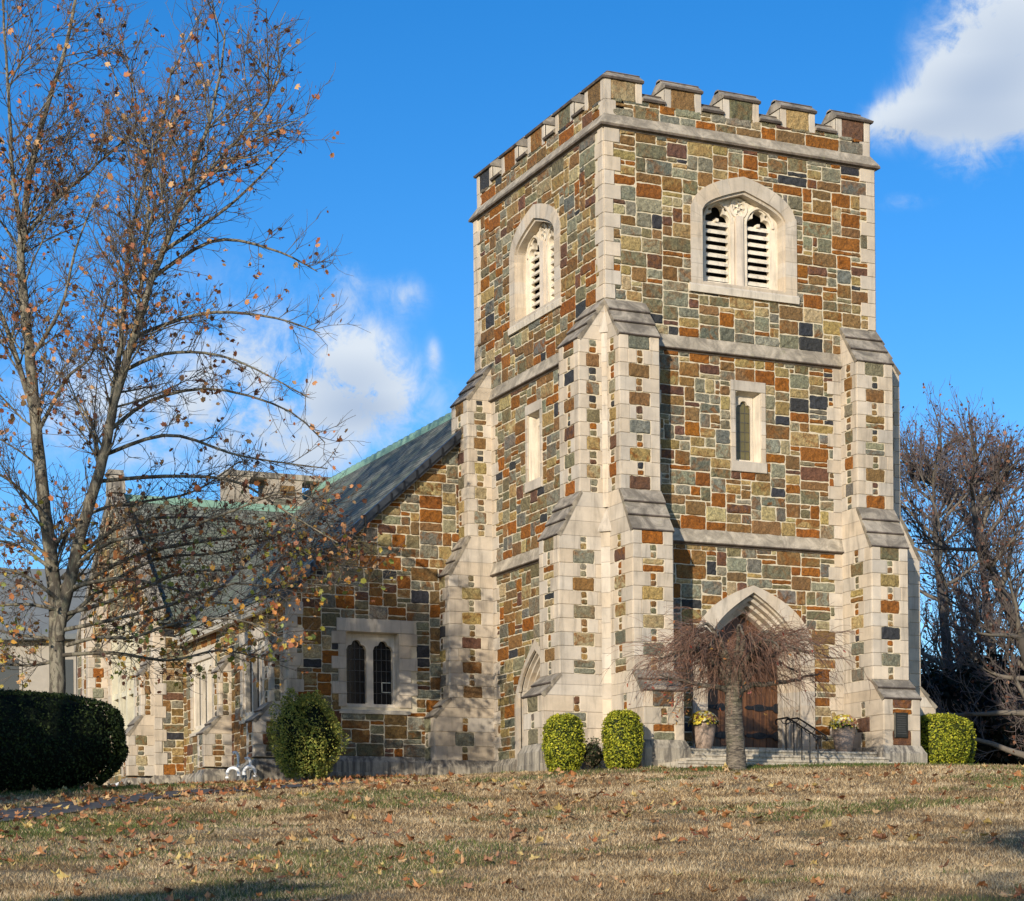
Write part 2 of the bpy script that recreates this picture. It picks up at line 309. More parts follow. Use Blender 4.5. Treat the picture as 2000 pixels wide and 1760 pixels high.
def shape2d(mb, fr, f, u0, u1, v0, v1, step, n0, n1, col, m=0, sides=True, colf=None):
    """solid where f(u, v) > 0 (marching squares), front face at n1, edges back to n0"""
    nu = max(1, int(round((u1 - u0) / step))); nv = max(1, int(round((v1 - v0) / step)))
    us = [u0 + (u1 - u0) * i / nu for i in range(nu + 1)]; vs = [v0 + (v1 - v0) * j / nv for j in range(nv + 1)]
    F = [[f(u, v) for u in us] for v in vs]
    for j in range(nv):
        i = 0
        while i < nu:
            q = (F[j][i], F[j][i + 1], F[j + 1][i + 1], F[j + 1][i])
            if max(q) <= 0: i += 1; continue
            if min(q) > 0:
                k = i + 1
                if colf is None:
                    while k < nu and min(F[j][k], F[j][k + 1], F[j + 1][k + 1], F[j + 1][k]) > 0: k += 1
                pts = [(us[i], vs[j]), (us[k], vs[j]), (us[k], vs[j + 1]), (us[i], vs[j + 1])]
                mb.face([fr(a, b, n1) for a, b in pts], colf(us[i], vs[j]) if colf else col, m); i = k; continue
            c = [(us[i], vs[j]), (us[i + 1], vs[j]), (us[i + 1], vs[j + 1]), (us[i], vs[j + 1])]
            pts = []; cut = []
            for a in range(4):
                b = (a + 1) % 4
                if q[a] > 0: pts.append(c[a])
                if (q[a] > 0) != (q[b] > 0):
                    t = q[a] / (q[a] - q[b]); x = (c[a][0] + (c[b][0] - c[a][0]) * t, c[a][1] + (c[b][1] - c[a][1]) * t)
                    pts.append(x); cut.append(x)
            cc = colf(us[i], vs[j]) if colf else col
            if len(pts) >= 3: mb.face([fr(a, b, n1) for a, b in pts], cc, m)
            if sides and len(cut) >= 2:
                for a in range(0, len(cut) - 1, 2):
                    x, y = cut[a], cut[a + 1]
                    mb.face([fr(x[0], x[1], n1), fr(y[0], y[1], n1), fr(y[0], y[1], n0), fr(x[0], x[1], n0)], cc, m)
            i += 1
PAL = [((0.160, 0.098, 0.044), 26), ((0.200, 0.082, 0.026), 16), ((0.180, 0.172, 0.122), 22), ((0.255, 0.192, 0.092), 15), ((0.118, 0.116, 0.092), 12),
       ((0.024, 0.025, 0.027), 5), ((0.095, 0.050, 0.033), 6), ((0.30, 0.245, 0.140), 8), ((0.130, 0.118, 0.070), 15)]
PW = [w for _, w in PAL]
def stone_col(rng):
    c = rng.choices(PAL, PW)[0][0]; k = rng.uniform(0.8, 1.2)
    rust = 0.0 if c[0] < 0.05 else (rng.random() ** 1.5) * 0.9
    return (c[0] * k * rng.uniform(.93, 1.07), c[1] * k, c[2] * k * rng.uniform(.9, 1.1), rust)
def lime_col(rng):
    k = rng.uniform(0.86, 1.08); t = rng.uniform(-0.02, 0.02)
    return ((0.49 + t) * k, (0.42) * k, (0.325 - t) * k)
def stone(mb, fr, u0, u1, v0, v1, rng, n=0.0, m=0, g=0.0068, bulge=0.025, jit=0.016):
    u0 += g; u1 -= g; v0 += g; v1 -= g
    w, h = u1 - u0, v1 - v0
    if w < 0.03 or h < 0.03: return
    nx = max(1, min(5, int(round(w / 0.14)))); ny = max(1, min(3, int(round(h / 0.13)))); e = min(0.028, w * 0.2, h * 0.2)
    us = [0] + [e + (w - 2 * e) * i / nx for i in range(nx + 1)] + [w]; vs = [0] + [e + (h - 2 * e) * i / ny for i in range(ny + 1)] + [h]
    X, Y = len(us), len(vs); base = bulge * rng.uniform(0.55, 1.1); P = []
    tx, ty = rng.uniform(-.012, .012), rng.uniform(-.012, .012)
    for j in range(Y):
        for i in range(X):
            ed = i in (0, X - 1) or j in (0, Y - 1)
            du = rng.uniform(-jit, jit) * (0.75 if ed else 1); dv = rng.uniform(-jit, jit) * (0.75 if ed else 1)
            if (i in (0, X - 1)) and (j in (0, Y - 1)):      # knocked-off corners
                k = 0.014; du += k if i == 0 else -k; dv += k if j == 0 else -k
            nn = (-0.004 if ed else base + rng.uniform(-0.010, 0.010) + tx * (us[i] / w - .5) + ty * (vs[j] / h - .5))
            P.append(fr(u0 + us[i] + du, v0 + vs[j] + dv, n + nn))
    mb.faces(P, [(j * X + i, j * X + i + 1, (j + 1) * X + i + 1, (j + 1) * X + i) for j in range(Y - 1) for i in range(X - 1)], stone_col(rng), m)
SIZES = [((3, 3), 8), ((4, 3), 9), ((5, 3), 6), ((6, 3), 4), ((7, 3), 1), ((5, 4), 1), ((3, 2), 9), ((4, 2), 10), ((5, 2), 6), ((2, 2), 5), ((6, 2), 2), ((2, 3), 4), ((2, 1), 3), ((3, 1), 5), ((4, 1), 3), ((1, 1), 2)]
SW = [w for _, w in SIZES]
def ashlar(mb, fr, u0, u1, v0, v1, blocked, seed, cw=0.140, ch=0.118, n=0.0, m=0):
    rng = random.Random(seed); nx = max(1, int(round((u1 - u0) / cw))); ny = max(1, int(round((v1 - v0) / ch)))
    cw = (u1 - u0) / nx; ch = (v1 - v0) / ny
    occ = [[bool(blocked and blocked(u0 + (i + .5) * cw, v0 + (j + .5) * ch)) for i in range(nx)] for j in range(ny)]
    def free(i, j, w, h):
        if i + w > nx or j + h > ny: return False
        return not any(occ[b][a] for b in range(j, j + h) for a in range(i, i + w))
    for j in range(ny):
        for i in range(nx):
            if occ[j][i]: continue
            run = 0
            while i + run < nx and not occ[j][i + run] and run < 12: run += 1
            pick = None
            for t in range(14):
                w, h = rng.choices(SIZES, SW)[0][0]
                if w > run: continue
                if run - w == 1: w += 1
                if free(i, j, w, h): pick = (w, h); break
            if pick is None:
                w = min(run, 3); h = 1
                if free(i, j, w, 2): h = 2
                if w == 1 and free(i, j, 1, 2): h = 2
                pick = (w, h)
            w, h = pick
            for b in range(j, j + h):
                for a in range(i, i + w): occ[b][a] = True
            stone(mb, fr, u0 + i * cw, u0 + (i + w) * cw, v0 + j * ch, v0 + (j + h) * ch, rng, n, m)
CO = 0.335
def quoins(mb, fr, ue, d, v0, v1, seed, lo=0.42, sh=0.24, n=0.036, m=0, back=-0.03, thick_wrap=0.0):
    """alternating limestone blocks up an edge at u = ue, running in direction d (+1/-1)"""
    rng = random.Random(seed); k = 0; v = v0; nrow = max(1, int(round((v1 - v0) / CO))); h = (v1 - v0) / nrow
    for k in range(nrow):
        w = (lo if k % 2 else sh) + rng.uniform(-.02, .02); a, b = (ue, ue + d * w) if d > 0 else (ue - w, ue)
        bbox(mb, fr, a, b, v0 + k * h + .004, v0 + (k + 1) * h - .004, back, n + rng.uniform(-.002, .002), lime_col(rng), m)
def quoin_block(ue, d, v0, v1, lo=0.42):
    h = (v1 - v0) / max(1, int(round((v1 - v0) / CO)))
    def f(u, v):
        if not (v0 <= v <= v1): return False
        k = int((v - v0) / h); w = (lo if k % 2 else 0.24) - 0.05
        x = (u - ue) * d; return -0.02 <= x <= w
    return f
def qface(mb, fr, u0, u1, v0, v1, seed, flip=0, n=0.0):
    """buttress face: limestone blocks at the edges, rubble stones up the middle. mats 0 stone 1 limestone 2 mortar"""
    rng = random.Random(seed); w = u1 - u0; uc = (u0 + u1) / 2
    if w >= 0.9: cA, cB = 0.56, 0.17
    elif w >= 0.6: cA, cB = 0.36, 0.20
    else: cA, cB = 0.18, 0.15
    box(mb, fr, u0, u1, v0, v1, n - 0.05, n, (.5, .45, .34), 2)
    nrow = max(1, int(round((v1 - v0) / CO))); h = (v1 - v0) / nrow
    for k in range(nrow):
        a, b = v0 + k * h, v0 + (k + 1) * h; even = (k + flip) % 2 == 0; c = cA if even else cB
        off = rng.uniform(-.012, .012)
        l, r = uc - c / 2 + off, uc + c / 2 + off
        for x0, x1 in ((u0, l), (r, u1)):
            cuts = [x0, x1]
            if x1 - x0 > 0.36 and rng.random() < 0.3: cuts = [x0, x0 + (x1 - x0) * rng.uniform(.45, .6), x1]
            for q in range(len(cuts) - 1):
                bbox(mb, fr, cuts[q] + (.003 if q else 0), cuts[q + 1] - (.003 if q + 1 < len(cuts) - 1 else 0), a + .0035, b - .0035, n - .04, n + .022 + rng.uniform(-.002, .002), lime_col(rng), 1)
        if even and rng.random() < 0.8: stone(mb, fr, l, r, a, b, rng, n, 0)
        elif even: t = a + h * rng.uniform(.38, .55); stone(mb, fr, l, r, a, t, rng, n, 0); stone(mb, fr, l, r, t, b, rng, n, 0)
        else: t = a + h * rng.uniform(.4, .55); stone(mb, fr, l, r, a, t, rng, n, 0, g=.009); stone(mb, fr, l, r, t, b, rng, n, 0, g=.009)
TRI = [M['stone'], M['lime'], M['mortar']]
CAPC = (0.9, 0.88, 0.84)
def cap(mb, fr, u0, u1, nlo, vlo, nhi, vhi, k=3, ov=0.03, proud=0.022, m=0):
    """stepped weathering: k overlapping sloping courses with dark drip edges, from the lip (nlo, vlo) up to (nhi, vhi)"""
    d = Vector((nhi - nlo, vhi - vlo)); ln = d.length; d /= ln; p = Vector((d.y, -d.x)); p = p if p.x > 0 else -p
    sec = [tuple(Vector((nlo, vlo)) - d * 0.02 - p * 0.06)]; dark = set()
    for i in range(k):
        a = Vector((nlo, vlo)) + d * (ln * i / k - (.03 if i == 0 else 0)); b = Vector((nlo, vlo)) + d * (ln * (i + 1) / k)
        dark.add(len(sec) - 1); sec.append(tuple(a + p * (proud + .028))); dark.add(len(sec) - 1); sec.append(tuple(a + d * .03 + p * (proud + .032))); sec.append(tuple(b + p * proud * .35))
    sec.append(tuple(Vector((nhi, vhi)) - p * 0.06)); q = len(sec); a, b = u0 - ov, u1 + ov
    P = [fr(a, v, n) for n, v in sec] + [fr(b, v, n) for n, v in sec]
    mb.faces(P, [tuple(range(q)), tuple(range(2 * q - 1, q - 1, -1))], (.75, .72, .66), m)
    for i in range(q):
        j = (i + 1) % q; mb.face([P[i], P[j], P[q + j], P[q + i]], (.30, .26, .25) if i in dark else CAPC, m)  # drip edges coloured darker for soffit shade as well as dirt
def wedge(mb, fr, u0, u1, nlo, vlo, nhi, vhi, n_in, rng, m=1):
    """solid limestone body under a weathering, in courses"""
    rows = max(1, int(round((vhi - vlo) / CO)))
    for k in range(rows):
        a = vlo + (vhi - vlo) * k / rows; b = vlo + (vhi - vlo) * (k + 1) / rows
        na = nlo + (nhi - nlo) * k / rows; nb = nlo + (nhi - nlo) * (k + 1) / rows
        extrude(mb, fr, [(n_in, a + .003), (na, a + .003), (nb, b - .003), (n_in, b - .003)], u0 + rng.uniform(-.002, .002), u1 + rng.uniform(-.002, .002), lime_col(rng), m)

# ------------------------------------------------------------------ the church
church = empty('stone_church', (0, 0, 0), 'large rubble stone church with a square battlemented tower, limestone buttresses and slate roofs', 'church')
TW = 7.6
FF = Fr((0, 0, 0), (1, 0, 0), (0, -1, 0)); FL = Fr((0, 0, 0), (0, 1, 0), (-1, 0, 0))
FRt = Fr((TW, 0, 0), (0, 1, 0), (1, 0, 0)); FB = Fr((0, TW, 0), (1, 0, 0), (0, 1, 0))
BW = 1.04; P1, P2, P3 = 0.70, 1.27, 1.72
Z0 = 0.62
def prof(s, c=0.16, e=0.46): s = max(0.0, min(1.0, s)); return (1 - s) ** e * (1 - c * s)
def arch_f(uc, half, spring, apex, bottom, c=0.16, e=0.46):
    def f(u, v):
        x = half - abs(u - uc)
        if v > spring: x = min(x * 1.0, (prof(abs(u - uc) / half, c, e) * (apex - spring) - (v - spring)) * 0.7 if abs(u - uc) < half else half - abs(u - uc))
        return min(x, v - bottom)
    return f
BELF = dict(uc=3.8, spring=13.42)
bel_out = arch_f(3.8, 1.49, 13.30, 14.49, 11.57, -0.10, 0.36); bel_in = arch_f(3.8, 1.17, 13.42, 14.15, 11.80, 0.16, 0.33)
slit_out = lambda u, v: min(0.49 - abs(u - 3.87), v - 7.32, 9.53 - v); slit_in = lambda u, v: min(0.36 - abs(u - 3.87), v - 7.57, 9.28 - v)
DC = 3.97
door_out = arch_f(DC, 1.72, 2.85, 4.58, -1, -0.13, 0.44); door_in = arch_f(DC, 1.32, 2.70, 4.41, -1, 0.08, 0.38)
LDC = 3.97
ldoor_out = arch_f(LDC, 1.24, 1.95, 3.54, -1, 0.10, 0.52); ldoor_in = arch_f(LDC, 1.0, 1.9, 3.3, -1, 0.08, 0.38)
def tower_face(fr, seed, door_o, door_i, slit_dc):
    mb = MB(); sl_o = lambda u, v: slit_out(u - slit_dc, v); sl_i = lambda u, v: slit_in(u - slit_dc, v)
    hole = lambda u, v: max(bel_in(u, v), sl_i(u, v), door_i(u, v) if door_i else -1)
    shape2d(mb, fr, lambda u, v: -hole(u, v), 0, TW, 0.0, 15.25, 0.1, -0.6, 0.0, (.5, .45, .33), 2, sides=False)
    qb = [quoin_block(0, 1, 11.12, 15.17), quoin_block(TW, -1, 11.12, 15.17), quoin_block(BW, 1, Z0, 5.5), quoin_block(TW - BW, -1, Z0, 5.5), quoin_block(BW, 1, 5.86, 10.1), quoin_block(TW - BW, -1, 5.86, 10.1)]
    def blk(u, v):
        if bel_out(u, v) > 0.035 or sl_o(u, v) > 0.035 or (door_o and door_o(u, v) > 0.035): return True
        if v < 11.1 and (u < BW or u > TW - BW): return True
        if abs(v - 10.26) < 0.2 or abs(v - 5.67) < 0.2 or v > 15.2: return True
        return any(q(u, v) for q in qb)
    ashlar(mb, fr, 0, TW, Z0 + 0.0, 15.17, blk, seed)
    return mb
mb = MB()
for i, (fr, do, di, dc) in enumerate(((FF, door_out, door_in, 0.0), (FL, ldoor_out, ldoor_in, 0.06))):
    t = tower_face(fr, 11 + i * 7, do, di, dc); off = len(mb.v); mb.v += t.v; mb.f += [tuple(a + off for a in f) for f in t.f]; mb.m += t.m; mb.c += t.c
for i, fr in enumerate((FRt, FB)):
    box(mb, fr, 0, TW, 0, 15.25, -0.02, 0, (.5, .45, .33), 2)
    ashlar(mb, fr, 0, TW, Z0 if i == 0 else 8.0, 15.17, lambda u, v: v < 11 and (u < BW or u > TW - BW), 71 + i)
tower = mb.build('tower_wall', TRI, church)
# floors and near-black sheets: the unlit interior is put into their colour
mb = MB(); F0 = Fr((0, 0, 0), (1, 0, 0), (0, 1, 0))

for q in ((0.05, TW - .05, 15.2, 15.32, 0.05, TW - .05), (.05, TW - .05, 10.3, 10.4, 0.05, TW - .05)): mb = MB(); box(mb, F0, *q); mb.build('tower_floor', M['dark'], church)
for q in ((.9, 1.0, 0.5, 15, 1.0, TW - .9), (.9, TW - .9, .5, 15, .9, 1.0)): mb = MB(); box(mb, F0, *q); mb.build('interior_dark_sheet', M['dark'], church)
for fr, s in ((FF, 1), (FL, 2), (FRt, 3), (FB, 4)):
    for e, d in ((0, 1), (TW, -1)):
        k = 1 if (fr in (FL, FRt)) else 0
        mb = MB(); quoins(mb, fr, e, d, 11.14, 15.17, 100 + s * 3 + d, *((0.24, 0.42) if k else (0.42, 0.24))); mb.build('corner_quoins', M['lime'], church)
        if s < 3:
            x = BW if d > 0 else TW - BW
            for za, zb in ((Z0, 5.48), (5.86, 10.08)):
                mb = MB(); quoins(mb, fr, x, d, za, zb, 200 + s * 3 + d + int(za)); mb.build('quoin_strip', M['lime'], church)

# buttresses: two at every corner
def buttress(fr, u0, seed, sides=(1, 1), tiers=None, w=BW, pz=(Z0, 0.46), name='buttress', ztop=None):
    """tiers = [(projection, z from, z lip, projection above, z top of cap)...] from the ground up"""
    u1 = u0 + w; mb = MB(); rng = random.Random(seed); cl_ = []
    for i, (p, za, zl, pn, zt) in enumerate(tiers):
        f = fr.sub(0, p)
        qface(mb, f, u0, u1, za, zl, seed * 7 + i, flip=i)
        for s, ue in ((0, u0), (1, u1)):
            O = fr.O + fr.U * ue; U = fr.N; Nn = fr.U * (-1 if s == 0 else 1); sf = Fr(O, U, Nn)
            if sides[s]: qface(mb, sf, 0, p, za, zl, seed * 13 + i * 2 + s, flip=i + 1)
            else: box(mb, sf, 0, p, za, zl, -.05, .02, (.5, .44, .34), 1)
        wedge(mb, fr, u0 - .018, u1 + .018, p, zl, pn, zt, -0.02, rng)
        cm = MB(); cap(cm, fr, u0, u1, p, zl, pn, zt, 3 if zt - zl > 0.7 else 2); cl_.append(cm)
    b = mb.build(name, TRI, church)
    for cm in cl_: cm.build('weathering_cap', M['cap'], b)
    return b
T3 = [(P3, Z0, 1.76, P2, 2.27), (P2, 2.27, 5.5, P1, 6.54), (P1, 6.54, 10.13, 0.0, 11.13)]
buttress(FF, 0.0, 21, (1, 1), T3); buttress(FF, TW - BW, 22, (1, 1), T3)
buttress(FL, 0.0, 23, (1, 0), T3); buttress(FL, TW - BW, 24, (1, 0), T3)
buttress(FRt, 0.0, 25, (1, 0), T3); buttress(FRt, TW - BW, 26, (0, 0), T3)
buttress(FB, TW - BW, 27, (0, 0), T3)
# slim shaft with a stone point in the angle between the two near buttresses
for (cx, cy, sx, sy) in ((0, 0, -1, -1), (TW, 0, 1, -1)):
    mb = MB()
    for (r, z0, z1, zp) in ((0.16, Z0, 5.62, 6.2), (0.10, 6.2, 10.3, 10.85)):
        cxx, cyy = cx + sx * 0.02, cy + sy * 0.02
        ring = [(cxx + r * math.cos(a), cyy + r * math.sin(a)) for a in (0, math.pi / 2, math.pi, 1.5 * math.pi)]
        rows = int((z1 - z0) / CO); h = (z1 - z0) / rows; rng = random.Random(5)
        for k in range(rows):
            P = [(x, y, z0 + k * h + .003) for x, y in ring] + [(x, y, z0 + (k + 1) * h - .003) for x, y in ring]
            mb.faces(P, [(i, (i + 1) % 4, 4 + (i + 1) % 4, 4 + i) for i in range(4)], lime_col(rng))
        q = 1.5; ring2 = [(cxx + (x - cxx) * q, cyy + (y - cyy) * q) for x, y in ring]
        P = [(x, y, z1) for x, y in ring2] + [(x, y, z1 + .05) for x, y in ring2] + [(cxx, cyy, zp)]
        mb.faces(P, [(0, 1, 2, 3)] + [(i, (i + 1) % 4, 4 + (i + 1) % 4, 4 + i) for i in range(4)] + [(4 + i, 4 + (i + 1) % 4, 8) for i in range(4)], lime_col(rng))
    mb.build('angle_shaft', M['lime'], church)
# plinth blocks round the feet
def ringprofile(mb, x0, x1, y0, y1, profile, col, m=0):
    k = len(profile); P = []
    for n, z in profile: P += [(x0 - n, y0 - n, z), (x1 + n, y0 - n, z), (x1 + n, y1 + n, z), (x0 - n, y1 + n, z)]
    F = []
    for i in range(k - 1):
        for q in range(4): F.append((i * 4 + q, i * 4 + (q + 1) % 4, (i + 1) * 4 + (q + 1) % 4, (i + 1) * 4 + q))
    F.append(tuple(range((k - 1) * 4, k * 4))); mb.faces(P, F, col, m)
PLP = [(.14, -.6), (.14, .16), (.125, .165), (.125, .44), (.09, .50), (.02, .64), (-.03, .64)]
pc = (.40, .37, .32)
for x0, x1, y0, y1 in ((0, BW, -P3, 0.3), (TW - BW, TW, -P3, 0.3), (-P3, 0.3, 0, BW), (-P3, 0.3, TW - BW, TW), (TW - .3, TW + P3, 0, BW), (TW - .3, TW + P3, TW - BW, TW)):
    mb = MB(); ringprofile(mb, x0, x1, y0, y1, PLP, pc); mb.build('plinth', M['plinth'], church)
for fr in (FF, FL, FRt):
    for a, b in (((BW, 2.42), (5.52, TW - BW)) if fr is FF else (((BW, 2.85), (5.1, TW - BW)) if fr is FL else ((BW, TW - BW),))):
        mb = MB(); extrude(mb, fr, [(0, -.6), (.13, -.6), (.13, .46), (.10, .50), (.02, .64), (0, .64)], a, b, pc); mb.build('plinth', M['plinth'], church)

# string courses
mb = MB(); ringprofile(mb, 0, TW, 0, TW, [(.10, 15.225), (.12, 15.25), (-.07, 15.55)], CAPC); ringprofile(mb, 0, TW, 0, TW, [(-.02, 15.13), (.03, 15.14), (.05, 15.175), (.12, 15.19), (.122, 15.235)], (.34, .30, .28)); mb.build('string_course', M['string'], church)  # lower moulding darkened in colour: lip shade together with dirt
for zt, zb in ((10.46, 10.06), (5.86, 5.46)):
    for fr in (FF, FL):
        mb = MB(); rng = random.Random(int(zt)); c = [BW, 2.2, 3.6, 4.9, TW - BW]
        for a, b in zip(c[:-1], c[1:]):
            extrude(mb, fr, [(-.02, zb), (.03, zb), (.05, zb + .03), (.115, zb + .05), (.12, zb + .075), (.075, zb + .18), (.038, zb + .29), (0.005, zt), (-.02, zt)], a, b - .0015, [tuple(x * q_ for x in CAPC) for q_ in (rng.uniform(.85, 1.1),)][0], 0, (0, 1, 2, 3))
        mb.build('string_course', M['string'], church)
# parapet and battlements
IN = 0.07; PT = 0.52; MW, GW = 1.0, (TW - 2 * IN - 5.0) / 4
mb = MB()
for i, fr in enumerate((FF, FL, FRt, FB)):
    f = fr.sub(0, -IN); box(mb, f, IN, TW - IN, 15.40, 15.95, -PT, 0.0, (.5, .45, .33), 2)
    ashlar(mb, f, IN + .2, TW - IN - .2, 15.50, 15.94, None, 300 + i, ch=0.12)
    for e, d in ((IN, 1), (TW - IN, -1)): quoins(mb, f, e, d, 15.46, 15.87, 320 + i, 0.3, 0.3, 0.02, 1)
parapet = mb.build('parapet', TRI, church)
mer_n = 0
def coping(mb, fr, a, b, z, rise, ma=0, mbb=0, e=0.0):
    """saddle-backed coping with a lipped foot and a ridge piece; ma / mbb = 1 mitres that end round the tower corner"""
    H = PT / 2
    for sec, dk in (([(.07, z - .03), (.085, z + .022), (-H + .07, z + rise), (-H - .07, z + rise), (-PT - .085, z + .022), (-PT - .07, z - .03)], (0, 4, 5)),
                    ([(-H + .10, z + rise - .05), (-H + .115, z + rise + .0), (-H + .05, z + rise + .035), (-H - .05, z + rise + .035), (-H - .115, z + rise), (-H - .10, z + rise - .05)], (0, 4, 5))):
        k = len(sec); ua = [(a - n if ma else a - e) for n, v in sec]; ub = [(b + n if mbb else b + e) for n, v in sec]
        P = [fr(ua[i], sec[i][1], sec[i][0]) for i in range(k)] + [fr(ub[i], sec[i][1], sec[i][0]) for i in range(k)]
        mb.faces(P, [tuple(range(k)), tuple(range(2 * k - 1, k - 1, -1))], CAPC)
        for i in range(k):
            j = (i + 1) % k; mb.face([P[i], P[j], P[k + j], P[k + i]], (.30, .26, .25) if i in dk else CAPC)  # lips and underside carry painted soffit shade plus dirt
for i, fr in enumerate((FF, FL, FRt, FB)):
    f = fr.sub(0, -IN); rng = random.Random(900 + i)
    for k in range(5):
        a = IN + k * (MW + GW); b = a + MW
        if k < 4:
            cm = MB(); coping(cm, f, b, b + GW, 15.97, 0.22); cm.build('embrasure_coping', M['cap'], parapet)
        corner = k in (0, 4)
        if corner and i in (2, 3) and False: continue
        m2 = MB(); z1 = 16.38; e = 0.17
        box(m2, f, a, b, 15.86, z1, -PT, 0, (.5, .45, .36), 1)
        for x0, x1 in ((a, a + e), (b - e, b)): bbox(m2, f, x0, x1, 15.87, z1, -.02, .022, lime_col(rng), 1)
        stone(m2, f, a + e, b - e, 15.87, z1, rng, 0, 0)
        o = m2.build('merlon', TRI, church)
        cm = MB(); coping(cm, f, a, b, z1, 0.22, k == 0, k == 4, 0.03); cm.build('coping', M['cap'], o)

# belfry windows with tracery and louvres
CR = (0.66, 0.57, 0.44)
def belfry(fr, seed):
    mb = MB(); rng = random.Random(seed)
    def colf(u, v):
        if v < 13.35: k = int((v - 11.5) / CO) * 7 + (3 if u > 3.8 else 0)
        else: k = int((math.atan2(v - 12.9, u - 3.8) + 0.02) / 0.24) + 50
        r = random.Random(k * 31 + seed); return lime_col(r)
    shape2d(mb, fr, lambda u, v: min(bel_out(u, v), -bel_in(u, v)), 2.2, 5.4, 11.5, 14.6, 0.05, -0.02, 0.045, CR, 0, colf=colf)
    w = mb.build('belfry_window', [M['lime'], M['joint']], church)
    mb = MB(); steps = [(0.0, 0.0), (0.25, 0.0), (0.25, 0.045), (0.42, 0.045)]
    for k in range(2):          # reveal: concentric steps
        s0 = 0.045 * k; fo = lambda u, v, s=s0: bel_in(u, v) - s; fi = lambda u, v, s=s0: bel_in(u, v) - s - 0.05
        shape2d(mb, fr, lambda u, v: min(fo(u, v) + 0.03, -fi(u, v)), 2.55, 5.05, 11.7, 14.25, 0.05, -0.5, -0.02 - 0.25 * k, CR, 0, colf=colf)
    for k in range(9):          # joints across the ring
        a = math.radians(20 + k * 17.5); c, s = math.cos(a), math.sin(a)
        ts = [t * 0.02 for t in range(30, 120)]; ins = [t for t in ts if bel_out(3.8 + c * t, 12.95 + s * t) > 0.01 and bel_in(3.8 + c * t, 12.95 + s * t) < -0.01 and 12.95 + s * t > 13.2]
        if ins:
            t0, t1 = ins[0], ins[-1]; q = 0.004; mb.face([fr(3.8 + c * t0 - s * q, 12.95 + s * t0 + c * q, .0475), fr(3.8 + c * t0 + s * q, 12.95 + s * t0 - c * q, .0475), fr(3.8 + c * t1 + s * q, 12.95 + s * t1 - c * q, .0475), fr(3.8 + c * t1 - s * q, 12.95 + s * t1 + c * q, .0475)], (.3, .26, .2), 1)
    for z in (11.9, 12.24, 12.57, 12.91, 13.24):
        for x0, x1 in ((2.31, 2.63), (4.97, 5.29)): box(mb, fr, x0, x1, z - .004, z + .004, .03, .0475, (.3, .26, .2), 1)
    mb.build('arch_reveal', [M['lime'], M['joint']], w)
    mb = MB(); extrude(mb, fr, [(-.5, 11.55), (.075, 11.55), (.09, 11.70), (-.02, 11.82), (-.5, 11.88)], 2.27, 5.33, (.56, .5, .4)); mb.build('sill', M['lime'], w)
    # tracery plate
    def light(uc):
        def f(u, v):
            x, z = u - uc, v
            r = min(0.325 - abs(x), z - 11.95, 13.42 - z)
            head = max(0.165 - math.hypot(x, z - 13.66), 0.15 - math.hypot(abs(x) - 0.19, z - 13.46))
            r = max(r, min(head, 0.325 - abs(x) + .02))
            return r
        return f
    l1, l2 = light(3.8 - 0.58), light(3.8 + 0.58)
    def plate(u, v):
        h = max(l1(u, v), l2(u, v)); x, z = u - 3.8, v - 13.80
        ey = max(0.055 - abs(math.hypot(abs(x) - .42, z - .06) - .1) - .03, 0) * 0
        cusps = max(0.052 - math.hypot(abs(abs(x) - 0.345), v - 13.74), 0.042 - math.hypot(abs(x) - 0.80, v - 13.70), .04 - math.hypot(abs(x) - .34, v - 13.98))
        return min(bel_in(u, v) - 0.07 + 0.03, -h, -cusps)
    mb = MB(); shape2d(mb, fr, plate, 2.6, 5.0, 11.85, 14.15, 0.025, -0.42, -0.26, (0.68, 0.6, 0.47), 0)
    def ring(uc, vc, r, w_): return lambda u, v: w_ - abs(math.hypot(u - uc, v - vc) - r)
    shape2d(mb, fr, ring(3.8, 13.80, .215, .03), 3.5, 4.1, 13.5, 14.1, 0.02, -.26, -.215, (0.68, 0.6, 0.47), 0)
    for a in range(4):
        an = a * math.pi / 2 + .6; shape2d(mb, fr, ring(3.8 + .11 * math.cos(an), 13.8 + .11 * math.sin(an), .075, .018), 3.55, 4.05, 13.55, 14.05, 0.02, -.26, -.232, (0.68, 0.6, 0.47), 0)
    for uc in (3.22, 4.38):
        def hood(u, v, uc=uc):
            x, z = abs(u - uc), v - 13.42; return min(0.028 - abs(math.hypot(x + .08, z) - .47), z)
        shape2d(mb, fr, hood, uc - .45, uc + .45, 13.4, 13.95, 0.02, -.26, -.215, (0.68, 0.6, 0.47), 0)
    # mullion with chamfer, jamb shafts
    extrude(mb, Fr(fr(0, 0, 0), fr.U, fr.N), [(-.42, 11.88), (-.17, 11.88), (-.17, 13.6), (-.42, 13.6)], 3.70, 3.90, (.58, .5, .4))
    for x in (3.62, 3.98): extrude(mb, fr, [(-.42, 11.88), (-.225, 11.88), (-.225, 13.5), (-.42, 13.5)], x - .05, x + .05, (.62, .54, .42))
    mb.build('tracery', M['lime'], w)
    for uc in (3.22, 4.38):
        mb = MB()
        for k in range(8):
            z = 11.98 + k * 0.192
            extrude(mb, fr, [(-.30, z), (-.285, z + .055), (-.44, z + .15), (-.48, z + .13), (-.48, z + .07)], uc - .335, uc + .335, (.74, .68, .56))
        mb.build('louvre_slats', M['lime'], w)
    return w
belfry(FF, 3); belfry(FL, 9)
for fr in (FF, FL): mb = MB(); box(mb, fr, 2.5, 5.1, 11.7, 14.4, -.75, -.7); mb.build('belfry_dark_sheet', M['dark'], church)  # black sheet, its colour painting the darkness behind the louvres

